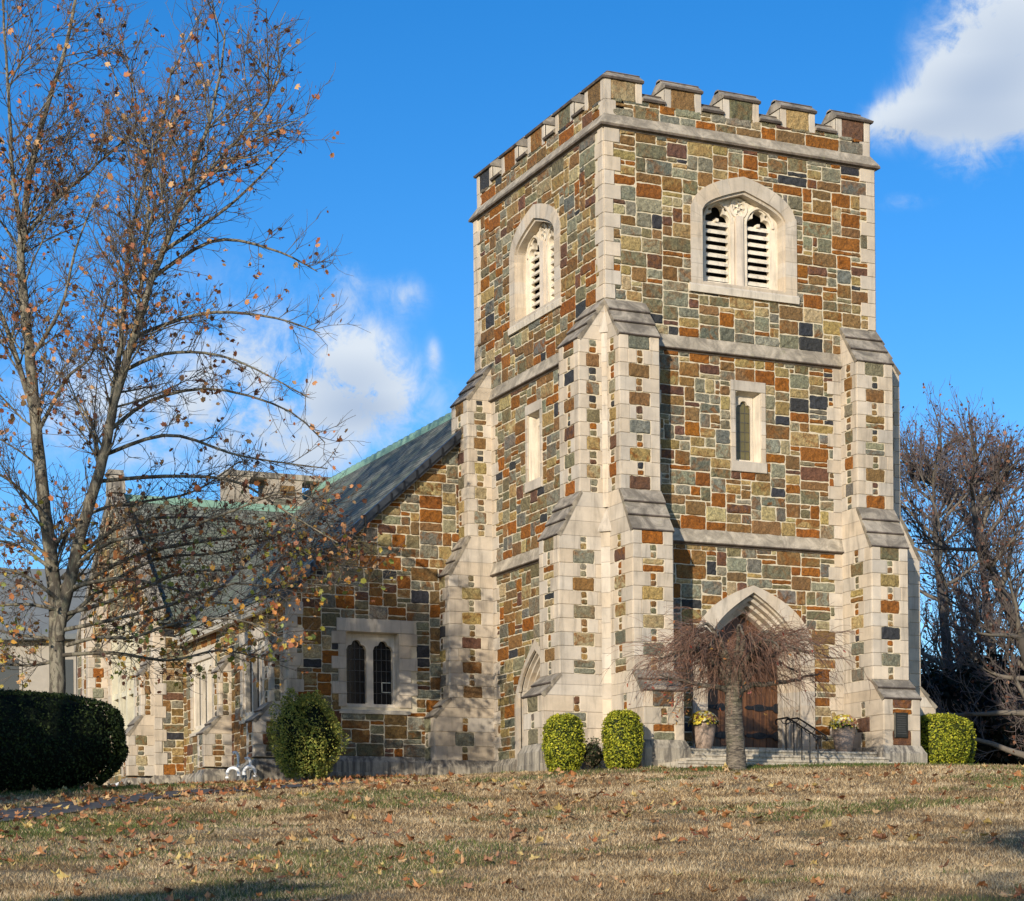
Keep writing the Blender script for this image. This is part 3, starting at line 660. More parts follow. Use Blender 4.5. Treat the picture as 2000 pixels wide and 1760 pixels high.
# slit windows
def lead_grid(mb, fr, u0, u1, v0, v1, nu, nv, n, r=0.006):
    for i in range(nu + 1): x = u0 + (u1 - u0) * i / nu; box(mb, fr, x - r, x + r, v0, v1, n - .004, n + .008, (.1, .1, .1))
    for j in range(nv + 1): z = v0 + (v1 - v0) * j / nv; box(mb, fr, u0, u1, z - r, z + r, n - .004, n + .009, (.1, .1, .1))
def trefoil_plate(mb, fr, lights, u0, u1, v0, v1, lo, hi, n0, n1, half, col, step=0.02):
    """stone plate pierced by round-cusped lights; lights = centre u list"""
    def f(u, v):
        h = -1
        for uc in lights:
            x = u - uc; r = half
            b = min(r - abs(x), v - lo, hi - v)
            b = max(b, r * .47 - math.hypot(x, v - hi - r * .36), r * .40 - math.hypot(abs(x) - r * .55, v - hi + r * .02))
            h = max(h, b)
        return min(u - u0, u1 - u, v - v0, v1 - v, -h)
    shape2d(mb, fr, f, u0 - .02, u1 + .02, v0 - .02, v1 + .02, step, n0, n1, col)
def slit(fr, dc):
    c = 3.87 + dc; rng = random.Random(4); mb = MB()
    bbox(mb, fr, c - .49, c + .49, 9.28, 9.53, -.02, .045, lime_col(rng)); bbox(mb, fr, c - .50, c + .50, 7.32, 7.57, -.02, .07, lime_col(rng))
    for s in (-1, 1):
        for k in range(5):
            wd = .13 + (.0 if k % 2 else .0); a = c + s * .36; b = c + s * (.36 + wd)
            bbox(mb, fr, min(a, b), max(a, b), 7.57 + k * .342, 7.57 + (k + 1) * .342 - .004, -.02, .04, lime_col(rng))
        # splayed reveal
        P = [fr(c + s * .36, 7.57, .0), fr(c + s * .36, 9.28, .0), fr(c + s * .255, 9.2, -.24), fr(c + s * .255, 7.62, -.24)]
        mb.face(P, (.6, .52, .4))
    mb.face([fr(c - .36, 9.28, .0), fr(c + .36, 9.28, .0), fr(c + .255, 9.2, -.24), fr(c - .255, 9.2, -.24)], (.5, .44, .34))
    mb.face([fr(c - .36, 7.57, .0), fr(c + .36, 7.57, .0), fr(c + .255, 7.62, -.24), fr(c - .255, 7.62, -.24)], (.6, .52, .4))
    o = mb.build('slit_window', M['lime'], church)
    mb = MB(); trefoil_plate(mb, fr, [c], c - .25, c + .25, 7.60, 9.22, 7.66, 8.92, -.30, -.19, .215, (.64, .56, .44)); mb.build('tracery', M['lime'], o)
    mb = MB(); box(mb, fr, c - .24, c + .24, 7.6, 9.2, -.28, -.265); mb.build('glass_pane', M['glassy'], o)
    mb = MB(); lead_grid(mb, fr, c - .2, c + .2, 7.66, 9.05, 3, 6, -.263); mb.build('leading', M['came'], o)
slit(FF, 0.0); slit(FL, 0.06)

# moulded doorways
def doorway(fr, dc, fo, orders, seed, spring_c, base, uo):
    mb = MB()
    def colf(u, v):
        if v < spring_c: k = int((v + 1) / CO) * 5 + (3 if u > dc else 0)
        else: k = int(math.atan2(v - spring_c + .4, u - dc) / 0.2) + 70
        return lime_col(random.Random(k * 17 + seed))
    fi = orders[0][0]
    shape2d(mb, fr, lambda u, v: min(fo(u, v), -fi(u, v)), dc - uo, dc + uo, base, 4.7, 0.05, -0.02, 0.045, CR, 0, colf=colf)
    o = mb.build('stone_doorway', M['lime'], church)
    mb = MB()
    for k in range(len(orders) - 1):
        f0, n0 = orders[k]; f1, n1 = orders[k + 1]
        shape2d(mb, fr, lambda u, v: min(f0(u, v) + .02, -f1(u, v)), dc - uo, dc + uo, base, 4.7, 0.035, -.72, n0, CR, 0, colf=colf)
    mb.build('arch_moulding', M['lime'], o)
    return o
def nest(dc, h0, s0, a0, h1, s1, a1, n0, n1, k):
    """nested arches: rolls standing forward of deep hollows; list of (arch, depth of the ring inside it)"""
    E = [0, .11, .24, .40, .52, .66, .80, 1.0]; D = [.10, .36, .24, .58, .46, .82, .74, 1.0]; r = []
    for e, d in zip(E, D): r.append((arch_f(dc, h0 + (h1 - h0) * e, s0 + (s1 - s0) * e, a0 + (a1 - a0) * e, -2, 0.08, 0.38), n1 * d))
    return r
dw = doorway(FF, DC, door_out, nest(DC, 1.32, 2.70, 4.41, 1.08, 2.6, 3.98, -0.03, -0.62, 7), 5, 2.7, 0.0, 1.8)
lw = doorway(FL, LDC, ldoor_out, nest(LDC, 1.0, 1.9, 3.3, 0.74, 1.85, 2.95, -0.03, -0.55, 7), 6, 1.9, 0.0, 1.3)
# front door: two oak leaves with iron strap hinges
dfun = arch_f(DC, 1.12, 2.6, 4.02, 0.64, 0.08, 0.38)
for s in (-1, 1):
    mb = MB()
    for k in range(6):
        a = DC + s * (0.008 + k * 0.186); b = DC + s * (0.008 + (k + 1) * 0.186 - .008); x0, x1 = min(a, b), max(a, b)
        shape2d(mb, FF, lambda u, v: min(dfun(u, v), u - x0, x1 - u), x0 - .03, x1 + .03, .6, 4.1, 0.06, -.72, -.655 - .006 * (k % 2), (.3, .1, .03))
    leafo = mb.build('door_leaf', M['wood'], church)
    for z in (.98, 1.67):
        mb = MB(); h = DC + s * 1.03; e = DC + s * .13; L_ = h - e
        prof_ = [(0, .075), (.06, .10), (.12, .045), (.3, .04), (.5, .085), (.62, .085), (.8, .035), (.92, .05), (1.0, .015)]
        up_ = [(h - L_ * t, z + w_) for t, w_ in prof_]; dn = [(h - L_ * t, z - w_) for t, w_ in reversed(prof_)]
        prism(mb, FF, up_ + dn, -.655, -.628, (.02, .02, .02)); box(mb, FF, h - .03, h + .03, z - .12, z + .12, -.655, -.620)
        for t in (.2, .4, .56, .75):
            box(mb, FF, h - L_ * t - .014, h - L_ * t + .014, z - .014, z + .014, -.63, -.615)
        mb.build('strap_hinge', M['iron'], leafo)
mb = MB(); shape2d(mb, FL, arch_f(LDC, .78, 1.85, 2.97, .5), LDC - .8, LDC + .8, .5, 3.0, .08, -.66, -.6, (.3, .1, .03)); mb.build('side_door_leaf', M['wood'], church)
mb = MB(); extrude(mb, FF, [(-.9, -.3), (.03, -.3), (.03, .64), (-.9, .66)], DC - 1.45, DC + 1.45, (.4, .38, .34)); mb.build('door_threshold', M['steps'], church); mb = MB(); extrude(mb, FL, [(-.9, -.3), (.02, -.3), (.02, .5), (-.9, .52)], LDC - 1, LDC + 1, (.4, .38, .34)); mb.build('door_threshold', M['steps'], church)

# ------------------------------------------------------------------ nave, aisle windows, transept, roofs
NY, NX = 7.2, -5.5; EZ = 5.0; RX, RZ = 0.8, 10.62; SL = (RZ - EZ) / (RX - NX)
FN = Fr((0, NY, 0), (1, 0, 0), (0, -1, 0)); FS = Fr((NX, 0, 0), (0, 1, 0), (-1, 0, 0))
gz = lambda x: EZ + 0.05 + SL * (min(x, 2 * RX - x) - NX)
wn_o = lambda u, v: min(u + 4.15, -1.98 - u, v - 1.84, 4.31 - v); wn_i = lambda u, v: min(u + 3.92, -2.46 - u, v - 2.02, 3.97 - v)
mb = MB()
shape2d(mb, FN, lambda u, v: min(gz(u) - .05 - v, -wn_i(u, v)), NX, 0.0, 0.0, 10.6, 0.1, -.5, 0, (.5, .45, .33), 2, sides=False)
qn = quoin_block(NX, 1, 0.7, 5.0)
ashlar(mb, FN, NX, 0.0, 0.72, 10.4, lambda u, v: v > gz(u) - 0.16 or wn_o(u, v) > .03 or qn(u, v) or u > -.02, 41, cw=0.13, ch=0.12)
mb.build('nave_front_wall', TRI, church)
mb = MB(); quoins(mb, FS, NY, 1, 0.7, 5.0, 52, .24, .42); mb.build('corner_quoins', M['lime'], church)
mb = MB(); quoins(mb, FN, NX, 1, 0.7, 5.0, 51, .42, .24)
bbox(mb, FN, NX, NX + .55, 5.0, 5.22, -.1, .03, (.45, .39, .30)); prism(mb, FN, [(NX - .22, 4.72), (NX + .1, 4.72), (NX + .1, 5.0), (NX - .22, 4.95)], -.3, .028, (.5, .44, .34)); mb.build('corner_quoins', M['lime'], church)
def square_window(fr, u0, u1, v0, v1, lights, half, seed, jam=(.22, .40), sticker=False, name='nave_window', dp=.3):
    rng = random.Random(seed); mb = MB()
    bbox(mb, fr, u0 - .26, u1 + .42 if seed == 61 else u1 + .26, v1, v1 + .34, -.02, .05, (.5, .44, .35))
    extrude(mb, fr, [(-.3, v0 - .18), (.06, v0 - .18), (.075, v0 - .10), (-.3, v0 + .02)], u0 - .2, u1 + .3, (.46, .42, .35))
    rows = max(1, int(round((v1 - v0) / CO))); h = (v1 - v0) / rows
    for s in (-1, 1):
        for k in range(rows):
            wd = jam[k % 2] + (.12 if s > 0 and seed == 61 else 0); e = u0 if s < 0 else u1; a, b = (e - wd, e) if s < 0 else (e, e + wd)
            bbox(mb, fr, a, b, v0 + k * h, v0 + (k + 1) * h - .005, -.02, .042, lime_col(rng))
        e, i_ = (u0, u0 + .07) if s < 0 else (u1, u1 - .07)
        mb.face([fr(e, v0, 0), fr(e, v1, 0), fr(i_, v1 - .04, -dp), fr(i_, v0 + .04, -dp)], (.55, .48, .38))
    mb.face([fr(u0, v1, 0), fr(u1, v1, 0), fr(u1 - .07, v1 - .04, -dp), fr(u0 + .07, v1 - .04, -dp)], (.5, .44, .34))
    mb.face([fr(u0, v0, 0), fr(u1, v0, 0), fr(u1 - .07, v0 + .04, -dp), fr(u0 + .07, v0 + .04, -dp)], (.5, .44, .34))
    o = mb.build(name, M['lime'], church)
    mb = MB(); trefoil_plate(mb, fr, lights, u0 + .04, u1 - .04, v0, v1, v0 + .1, v1 - .42, -dp - .06, -dp + .1, half, (.6, .53, .42)); mb.build('tracery', M['lime'], o)
    mb = MB(); box(mb, fr, u0, u1, v0, v1, -dp - .05, -dp - .03); mb.build('glass_pane', M['glass'], o)
    mb = MB()
    for uc in lights: lead_grid(mb, fr, uc - half, uc + half, v0 + .1, v1 - .1, 4, 6, -dp - .03, 0.007)
    mb.build('leading', M['came'], o)
    if sticker:
        mb = MB(); x0, z0, q, t = lights[1] - .0, v0 + .42, .25, .018
        for a, b, c, d in ((x0, x0 + q, z0, z0 + t), (x0, x0 + q, z0 + q, z0 + q + t), (x0, x0 + t, z0, z0 + q)): box(mb, fr, a, b, c, d, -.325, -.315)
        mb.build('paper_frame', M['paper'], o)
    return o
square_window(FN, -3.92, -2.46, 2.02, 3.97, [-3.56, -2.82], .275, 61, sticker=True)
# aisle side wall
wins = [(8.95, 10.95), (13.9, 15.9)]
ws_i = lambda u, v: max(min(u - a, b - u, v - 2.0, 3.95 - v) for a, b in wins)
ws_o = lambda u, v: max(min(u - a + .3, b + .3 - u, v - 1.8, 4.3 - v) for a, b in wins)
mb = MB(); shape2d(mb, FS, lambda u, v: -ws_i(u, v), NY, 17.0, 0, 4.95, .1, -.5, 0, (.5, .45, .33), 2, sides=False)
ashlar(mb, FS, NY, 17.0, .72, 4.75, lambda u, v: ws_o(u, v) > .03 or u < NY + .3, 43, cw=.115, ch=.112)
box(mb, Fr((7.1, 0, 0), (0, 1, 0), (1, 0, 0)), NY, 40, 0, 5, -.1, 0, (.4, .3, .2), 2)
mb.build('aisle_side_wall', TRI, church)
for i, (a, b) in enumerate(wins): square_window(FS, a, b, 2.0, 3.95, [a + .36, (a + b) / 2, b - .36], .27, 63 + i, (.25, .25), dp=.12)
NT = [(0.80, 0.7, 1.62, .36, 2.12), (0.36, 2.12, 3.35, 0.0, 3.85)]
buttress(FS, 7.55, 81, (1, 1), NT, w=.62); buttress(FS, 12.1, 82, (1, 1), NT, w=.62)
NP = [(0, -.6), (.16, -.6), (.16, .30), (.13, .32), (.13, .58), (.02, .74), (0, .74)]
def plinth_part(fn): mb = MB(); fn(mb); mb.build('plinth', M['plinth'], church)
plinth_part(lambda mb: extrude(mb, FN, NP, NX, -1.2, pc)); plinth_part(lambda mb: extrude(mb, FS, NP, NY, 17, pc))
for y0 in (7.55, 12.05): plinth_part(lambda mb: ringprofile(mb, NX - .80, NX + .2, y0, y0 + .62, PLP, pc))
# roofs
def slab_roof(name, quads, t, uvs):
    me = bpy.data.meshes.new(name); vs, fs, uv = [], [], []
    for (a, b, c, d), (w, h) in zip(quads, uvs):
        n = (Vector(b) - Vector(a)).cross(Vector(d) - Vector(a)).normalized(); k = len(vs)
        if n.z < 0: n = -n
        top = [Vector(p) for p in (a, b, c, d)]; bot = [p - n * t for p in top]
        vs += [tuple(p) for p in top + bot]
        fs += [(k, k + 1, k + 2, k + 3), (k + 7, k + 6, k + 5, k + 4)] + [(k + i, k + 4 + i, k + 4 + (i + 1) % 4, k + (i + 1) % 4) for i in range(4)]
        uv += [(0, 0), (w, 0), (w, h), (0, h)] + [(0, 0)] * 4 + [(0, 0)] * 16
    me.from_pydata(vs, [], fs); me.materials.append(M['slate'])
    ul = me.uv_layers.new(name='UVMap')
    for i, q in enumerate(uv): ul.data[i].uv = q
    o = bpy.data.objects.new(name, me); SC.collection.objects.link(o); o.parent = church; return o
Y0r, Y1r = 6.98, 26.8; ex = NX - .3; ez = EZ - .3 * SL + .14; rz = RZ + .14
ln = math.hypot(RX - ex, rz - ez)
nroof = slab_roof('nave_roof', [((ex, Y1r, ez), (ex, Y0r, ez), (RX, Y0r, rz), (RX, Y1r, rz)), ((2 * RX - ex, Y0r, ez), (2 * RX - ex, Y1r, ez), (RX, Y1r, rz), (RX, Y0r, rz))], .12, [(Y1r - Y0r, ln)] * 2)
# slate courses on the verge side are seen edge-on: dark verge and snow guards
mb = MB(); FV = Fr((0, Y0r, 0), (1, 0, 0), (0, -1, 0)); s_ = Vector((RX - ex, rz - ez)).normalized()
for d, (o0, o1, n0, n1) in enumerate(((-.20, .012, -.10, .05), (-.30, -.19, -.14, .0))):
    q = [(ex, ez + o0), (RX, rz + o0), (RX, rz + o1), (ex, ez + o1)]
    prism(mb, FV, q, n0, n1, (.05, .055, .06))
mb.build('verge_board', M['lead'], nroof)
for k in range(15):
    t = .08 + k * .055; x = ex + (RX - ex) * t; z = ez + (rz - ez) * t; mb = MB()
    box(mb, FV, x - .02, x + .02, z - .26, z - .02, .05, .085); mb.build('snow_guard', M['iron'], nroof)
def ridge_cap(p0, p1, r, pitch, name, parent):
    a, b = Vector(p0), Vector(p1); d = (b - a); ln_ = d.length; d /= ln_; s = Vector((-d.y, d.x, 0)); mb = MB(); k = int(ln_ / pitch); P = []; seg = 7
    for i in range(k):
        for q, rr in ((0.0, r * .82), (.25, r * 1.02), (.5, r * 1.1), (.75, r * 1.02)):
            c = a + d * ((i + q) * pitch)
            for j in range(seg):
                an = math.pi * j / (seg - 1) * 1.2 - .1 * math.pi; P.append(tuple(c + s * (rr * math.cos(an)) + Vector((0, 0, rr * math.sin(an) * 1.25))))
    n = 4 * k; mb.faces(P, [(i * seg + j, i * seg + j + 1, (i + 1) * seg + j + 1, (i + 1) * seg + j) for i in range(n - 1) for j in range(seg - 1)], (.3, .5, .4))
    return mb.build(name, M['copper'], parent, True)
ridge_cap((RX, Y0r, rz - .03), (RX, Y1r, rz - .03), .135, .46, 'ridge_cap', nroof)
mb = MB(); prism(mb, Fr((0, 0, 0), (0, 1, 0), (1, 0, 0)), [(Y0r, 0), (Y0r, .001)] if False else [(Y0r, rz - .35), (Y1r, rz - .35), (Y1r, rz - .05), (Y0r, rz - .05)], RX - .15, RX + .15, (.3, .5, .4)); mb.build('ridge_flashing', M['copper'], nroof)
mb = MB(); FE = Fr((ex, 0, 0), (0, 1, 0), (-1, 0, 0))
extrude(mb, FE, [(-.12, ez - .32), (.02, ez - .32), (.06, ez - .22), (.10, ez - .20), (.13, ez - .10), (.10, ez - .10), (.08, ez - .16), (-.12, ez - .16)], 7.45, 16.7, (.5, .5, .5)); gut = mb.build('gutter', M['gutter'], church)
mb = MB(); extrude(mb, FS, [(0, 4.62), (.10, 4.66), (.12, 4.74), (.24, 4.78), (.24, 4.93), (0, 4.93)], 7.35, 17.0, (.6, .55, .46)); mb.build('cornice', M['lime'], church)
# transept
TX, TY0, TY1, TRY, TRZ, TEZ = -6.4, 17.0, 27.0, 22.0, 9.75, 5.35
FT = Fr((0, TY0, 0), (1, 0, 0), (0, -1, 0)); FG = Fr((TX, 0, 0), (0, 1, 0), (-1, 0, 0))
tg = lambda y: TRZ + .05 - (TRZ - TEZ) * abs(y - TRY) / (TRY - TY0)
tw_in = lambda u, v: min(1.9 - abs(u - 20.4), v - 1.5, 5.6 - v)
mb = MB(); box(mb, FT, TX, NX, 0, 5.3, -.4, 0, (.5, .45, .33), 2); ashlar(mb, FT, TX + .25, NX, .72, 5.2, None, 91)
shape2d(mb, FG, lambda u, v: min(tg(u) - v, -tw_in(u, v)), TY0, TY1, 0, 10, .1, -.4, 0, (.5, .45, .33), 2, sides=False)
ashlar(mb, FG, TY0, TY1, .72, 9.7, lambda u, v: v > tg(u) - .1 or tw_in(u, v) > -.3, 93, cw=.13, ch=.12)
mb.build('transept_wall', TRI, church)
mb = MB(); quoins(mb, FT, TX, 1, .7, 5.2, 95, .36, .24); mb.build('corner_quoins', M['lime'], church)
mb = MB(); quoins(mb, FG, TY0, 1, .7, 5.2, 96)
mb.build('corner_quoins', M['lime'], church)
mb = MB()
for s in (-1, 1):
    a = (TRY + s * 5.25, tg(TRY + s * 5) - .05); b = (TRY, TRZ + .05)
    prism(mb, FG, [(a[0], a[1]), (b[0], b[1]), (b[0], b[1] + .42), (a[0], a[1] + .30)], -.30, .08, (.42, .37, .30))
prism(mb, FG, [(TRY - .42, TRZ + .2), (TRY + .42, TRZ + .2), (TRY + .28, TRZ + .7), (TRY + .12, TRZ + .98), (TRY - .12, TRZ + .98), (TRY - .28, TRZ + .7)], -.36, .10, (.40, .36, .30))
mb.build('gable_coping', M['plinth'], church)
mb = MB(); rng = random.Random(8)
for z0, z1, t in ((5.6, 5.95, .06), (1.25, 1.5, .08)): bbox(mb, FG, 18.2, 22.6, z0, z1, -.02, t, (.55, .48, .37))
for e in (18.5, 22.3):
    for k in range(12): a = e - (.3 if e < 20 else 0); bbox(mb, FG, a, a + .3, 1.5 + k * .3416, 1.5 + (k + 1) * .3416 - .004, -.35, .045, lime_col(rng))
tw = mb.build('transept_window', M['lime'], church)
mb = MB()
for k in range(5): x = 18.5 + 3.8 * k / 4 ; box(mb, FG, x - .09, x + .09, 1.5, 5.6, -.36, -.02, (.58, .54, .40))
box(mb, FG, 18.5, 22.3, 3.4, 3.56, -.34, -.06, (.58, .54, .40)); mb.build('mullion', M['lime'], tw)
mb = MB(); box(mb, FG, 18.5, 22.3, 1.5, 5.6, -.33, -.31); mb.build('glass_pane', M['glass'], tw)
TT = [(1.0, 0.7, 3.0, .62, 3.5), (0.62, 3.5, 6.1, 0.0, 7.0)]
buttress(FG, 22.75, 84, (1, 1), TT, w=.9)
buttress(FG, TY0 + .02, 85, (1, 1), [(0.80, 0.7, 1.9, .38, 2.5), (0.38, 2.5, 3.7, 0.0, 4.3)], w=.75)
plinth_part(lambda mb: extrude(mb, FT, NP, TX, NX - .16, pc)); plinth_part(lambda mb: extrude(mb, FG, NP, TY0, TY1, pc))
plinth_part(lambda mb: ringprofile(mb, TX - .8, TX + .2, TY0 + .02, TY0 + .77, PLP, pc)); plinth_part(lambda mb: ringprofile(mb, TX - 1, TX + .2, 22.75, 23.65, PLP, pc))
k_ = (TRZ - TEZ) / (TRY - TY0); yl = TY0 - .25; zl = TEZ - .25 * k_ + .1; lt = math.hypot(TRY - yl, TRZ + .1 - zl)
XB = 3.0
troof = slab_roof('transept_roof', [((TX + .1, yl, zl), (XB, yl, zl), (XB, TRY, TRZ + .1), (TX + .1, TRY, TRZ + .1)), ((XB, 2 * TRY - yl, zl), (TX + .1, 2 * TRY - yl, zl), (TX + .1, TRY, TRZ + .1), (XB, TRY, TRZ + .1))], .12, [(XB - TX, lt)] * 2)
mb = MB(); prism(mb, Fr((0, TRY, 0), (1, 0, 0), (0, -1, 0)), [(TX + .3, TRZ - .1), (0.2, TRZ - .1), (0.2, TRZ + .22), (TX + .3, TRZ + .22)], -.13, .13, (.3, .5, .4)); mb.build('ridge_cap', M['copper'], troof)
# valley between the roofs
def zn(x): return EZ + .14 + SL * (x - NX)
def yv(x): return TY0 + (zn(x) - TEZ - .1) / k_
mb = MB(); a = Vector((-5.6, yv(-5.6), zn(-5.6) + .04)); b = Vector((-.6, yv(-.6), zn(-.6) + .04)); d = (b - a).normalized(); s = d.cross(Vector((0, 0, 1))).normalized()
mb.faces([tuple(a + s * .17), tuple(a - s * .17), tuple(b - s * .17), tuple(b + s * .17), tuple(a + Vector((0, 0, .07))), tuple(b + Vector((0, 0, .07)))], [(0, 4, 5, 3), (4, 1, 2, 5)], (.05, .05, .06)); mb.build('valley_flashing', M['lead'], troof)
# open-topped stone stack behind the transept ridge
FC = Fr((0, 22.4, 0), (1, 0, 0), (0, -1, 0)); mb = MB()
co = lambda u, v: max(min(u + 1.70, -1.05 - u, v - 10.3, 10.92 - v), min(u - .13, .85 - u, v - 10.3, 10.92 - v))
for nn in ((-.3, 0.0), (-1.1, -.85)): shape2d(mb, FC, lambda u, v: -co(u, v), -2.43, 1.31, 8.5, 10.94, .1, nn[0], nn[1], (.36, .31, .24), 1)
for x0, x1 in ((-2.43, -1.71), (-1.04, .12), (.86, 1.31)): box(mb, FC, x0, x1, 8.5, 10.93, -.9, -.01, (.33, .29, .22), 1)
box(mb, FC, -1.71, .86, 8.5, 10.29, -.88, -.1, (.33, .29, .22), 1)
rng = random.Random(77); stone(mb, FC, -.65, -.1, 10.4, 10.75, rng); stone(mb, FC, -.85, -.2, 9.95, 10.3, rng); stone(mb, FC, -2.2, -1.8, 9.8, 10.1, rng)
chim = mb.build('chimney', TRI, church)
mb = MB(); box(mb, FC, -2.48, 1.36, 10.94, 11.12, -1.15, .05, (.42, .38, .31)); mb.build('cap_slab', M['plinth'], chim)

# ------------------------------------------------------------------ the ground
GP = np.array([(0.5, -2, .02), (4, -3.0, .05), (7.7, -2.2, .15), (-1.9, .3, -.03), (-1.9, 6.2, .12), (-4.4, 7, .10), (-5.8, 7, .0), (-5.9, 12.3, .17), (-6.6, 17, .22), (-7, 21, .2),
    (-9.83, -15.93, -1.70), (-13.38, -23.65, -2.51), (-15.04, -27.29, -2.80), (8.5, -4.52, -.02), (-3.07, -19.02, -1.77), (-10.78, -28.69, -2.85), (-16.4, -11.82, -1.56), (-15.06, -4.74, -1.0),
    (-18.32, -21.94, -2.47), (-19.08, -25.99, -2.76), (-11.93, -1.77, -.58), (.97, -5.47, -.32), (-4.83, -5.02, -.58), (1.05, -4, -.17), (-22.3, -43.2, -4.3), (-18, -36, -3.6),
    (12, 3, .22), (20, 5, .3), (14, 14, .3), (-12, 12, -.15), (-10, 24, .1), (-20, 10, -.7), (-20, -2, -1.1), (30, -10, .0), (15, -15, -.9), (25, -25, -1.6), (-30, -15, -1.8), (-35, -30, -2.8),
    (0, 40, .3), (30, 40, .3), (-30, 40, -.5), (10, -35, -3.0), (-10, -50, -4.6), (-40, -50, -4.4), (3, 3, .2), (3, 15, .3), (-10, 1.75, -.45), (-7.86, 9.57, -.03), (-7.25, 2.14, -.31), (-8.49, 3.26, -.32)], dtype=float)
def _tps(r2): return np.where(r2 > 1e-12, 0.5 * r2 * np.log(np.maximum(r2, 1e-12)), 0.0)
_n = len(GP); _K = _tps(((GP[:, None, :2] - GP[None, :, :2]) ** 2).sum(-1)) + np.eye(_n) * 2.0
_Pm = np.concatenate([np.ones((_n, 1)), GP[:, :2]], axis=1); _A = np.block([[_K, _Pm], [_Pm.T, np.zeros((3, 3))]])
_w = np.linalg.solve(_A, np.concatenate([GP[:, 2], np.zeros(3)]))
def gz_np(x, y):
    x = np.clip(np.asarray(x, float), -42, 42); y = np.clip(np.asarray(y, float), -54, 60); sh = x.shape; p = np.stack([x.ravel(), y.ravel()], 1); out = np.zeros(len(p))
    for i in range(0, len(p), 20000):
        q = p[i:i + 20000]; out[i:i + 20000] = _tps(((q[:, None] - GP[None, :, :2]) ** 2).sum(-1)) @ _w[:_n] + _w[_n] + q @ _w[_n + 1:]
    return out.reshape(sh)
def gz1(x, y): return float(gz_np(np.array([x]), np.array([y]))[0])
RN = np.random.default_rng(7); _G = RN.random((256, 256))
def vnoise(x, y):
    xi = np.floor(x).astype(int); yi = np.floor(y).astype(int); fx = x - xi; fy = y - yi; fx = fx * fx * (3 - 2 * fx); fy = fy * fy * (3 - 2 * fy)
    g = lambda a, b: _G[a % 256, b % 256]
    return (g(xi, yi) * (1 - fx) + g(xi + 1, yi) * fx) * (1 - fy) + (g(xi, yi + 1) * (1 - fx) + g(xi + 1, yi + 1) * fx) * fy
def fbm(x, y, o=4):
    r = 0; a = .5
    for k in range(o): r = r + a * vnoise(x * 2 ** k + 17 * k, y * 2 ** k + 5 * k); a *= .5
    return r
xs = np.concatenate([[-900, -500, -250, -130, -80, -55], np.arange(-42, 42.1, .7), [55, 80, 130, 250, 500, 900]])
ys = np.concatenate([[-500, -200, -100, -70], np.arange(-54, 60.1, .7), [80, 130, 250, 500, 1200]])
XX, YY = np.meshgrid(xs, ys); ZZ = gz_np(XX, YY) + (fbm(XX * .8, YY * .8) - .47) * .05
nyy, nxx = XX.shape; V = np.stack([XX.ravel(), YY.ravel(), ZZ.ravel()], 1)
ii = np.arange(nyy * nxx).reshape(nyy, nxx); Fq = np.stack([ii[:-1, :-1].ravel(), ii[:-1, 1:].ravel(), ii[1:, 1:].ravel(), ii[1:, :-1].ravel()], 1)
g_o = npmesh('lawn_ground', V, Fq, np.full((len(Fq), 3), .2), M['ground'], None, True); tag(g_o, kind='structure')
# asphalt path: a strip on the ground
PATH = [(-36, -46), (-28, -32), (-22.5, -22.5), (-19.2, -16.6), (-17.64, -13.9), (-16.48, -12.23), (-15.35, -10.49), (-14.0, -8.25), (-12.69, -6.65), (-11.51, -5.87), (-10.57, -5.3), (-9.4, -4.5), (-8.0, -3.3), (-6.9, -2.2)]
def spline(pts, n):
    p = np.array(pts, float); t = np.linspace(0, len(p) - 1, n); out = []
    for a in t:
        i = min(int(a), len(p) - 2); f = a - i; p0 = p[max(i - 1, 0)]; p1 = p[i]; p2 = p[i + 1]; p3 = p[min(i + 2, len(p) - 1)]
        out.append(.5 * ((2 * p1) + (-p0 + p2) * f + (2 * p0 - 5 * p1 + 4 * p2 - p3) * f * f + (-p0 + 3 * p1 - 3 * p2 + p3) * f ** 3))
    return np.array(out)
PC = spline(PATH, 120); tn = np.gradient(PC, axis=0); tn /= np.linalg.norm(tn, axis=1)[:, None]; nm = np.stack([-tn[:, 1], tn[:, 0]], 1)
HW = np.interp(np.linspace(0, 1, 120), [0, .7, .88, 1], [.74, .66, .42, .15]); k = 5; rows = []
for q in np.linspace(-1, 1, k): e = PC + nm * (HW * q)[:, None]; rows.append(np.concatenate([e, (gz_np(e[:, 0], e[:, 1]) + .035)[:, None]], 1))
PV = np.concatenate(rows); ii = np.arange(k * 120).reshape(k, 120); Fq = np.stack([ii[:-1, :-1].ravel(), ii[:-1, 1:].ravel(), ii[1:, 1:].ravel(), ii[1:, :-1].ravel()], 1)
tag(npmesh('path', PV, Fq, np.full((len(Fq), 3), .05), M['asphalt']), kind='structure')
def on_path(x, y, pad=0.0):
    d = np.full(np.shape(x), 9.0)
    for i in range(0, 120, 2): d = np.minimum(d, np.hypot(x - PC[i, 0], y - PC[i, 1]) - HW[i] - pad)
    return d < 0
def in_building(x, y):
    r = (x > -1.9) & (x < 9.6) & (y > -1.9) & (y < 7.6); r |= (x > -5.7) & (y > 6.95) & (x < 8); r |= (x > -6.6) & (y > 16.8)
    r |= (x > -6.6) & (x < -5) & (((y > 7.4) & (y < 8.4)) | ((y > 11.9) & (y < 12.9))); r |= (x > .3) & (x < 7.5) & (y > -2.95) & (y < 0); return r
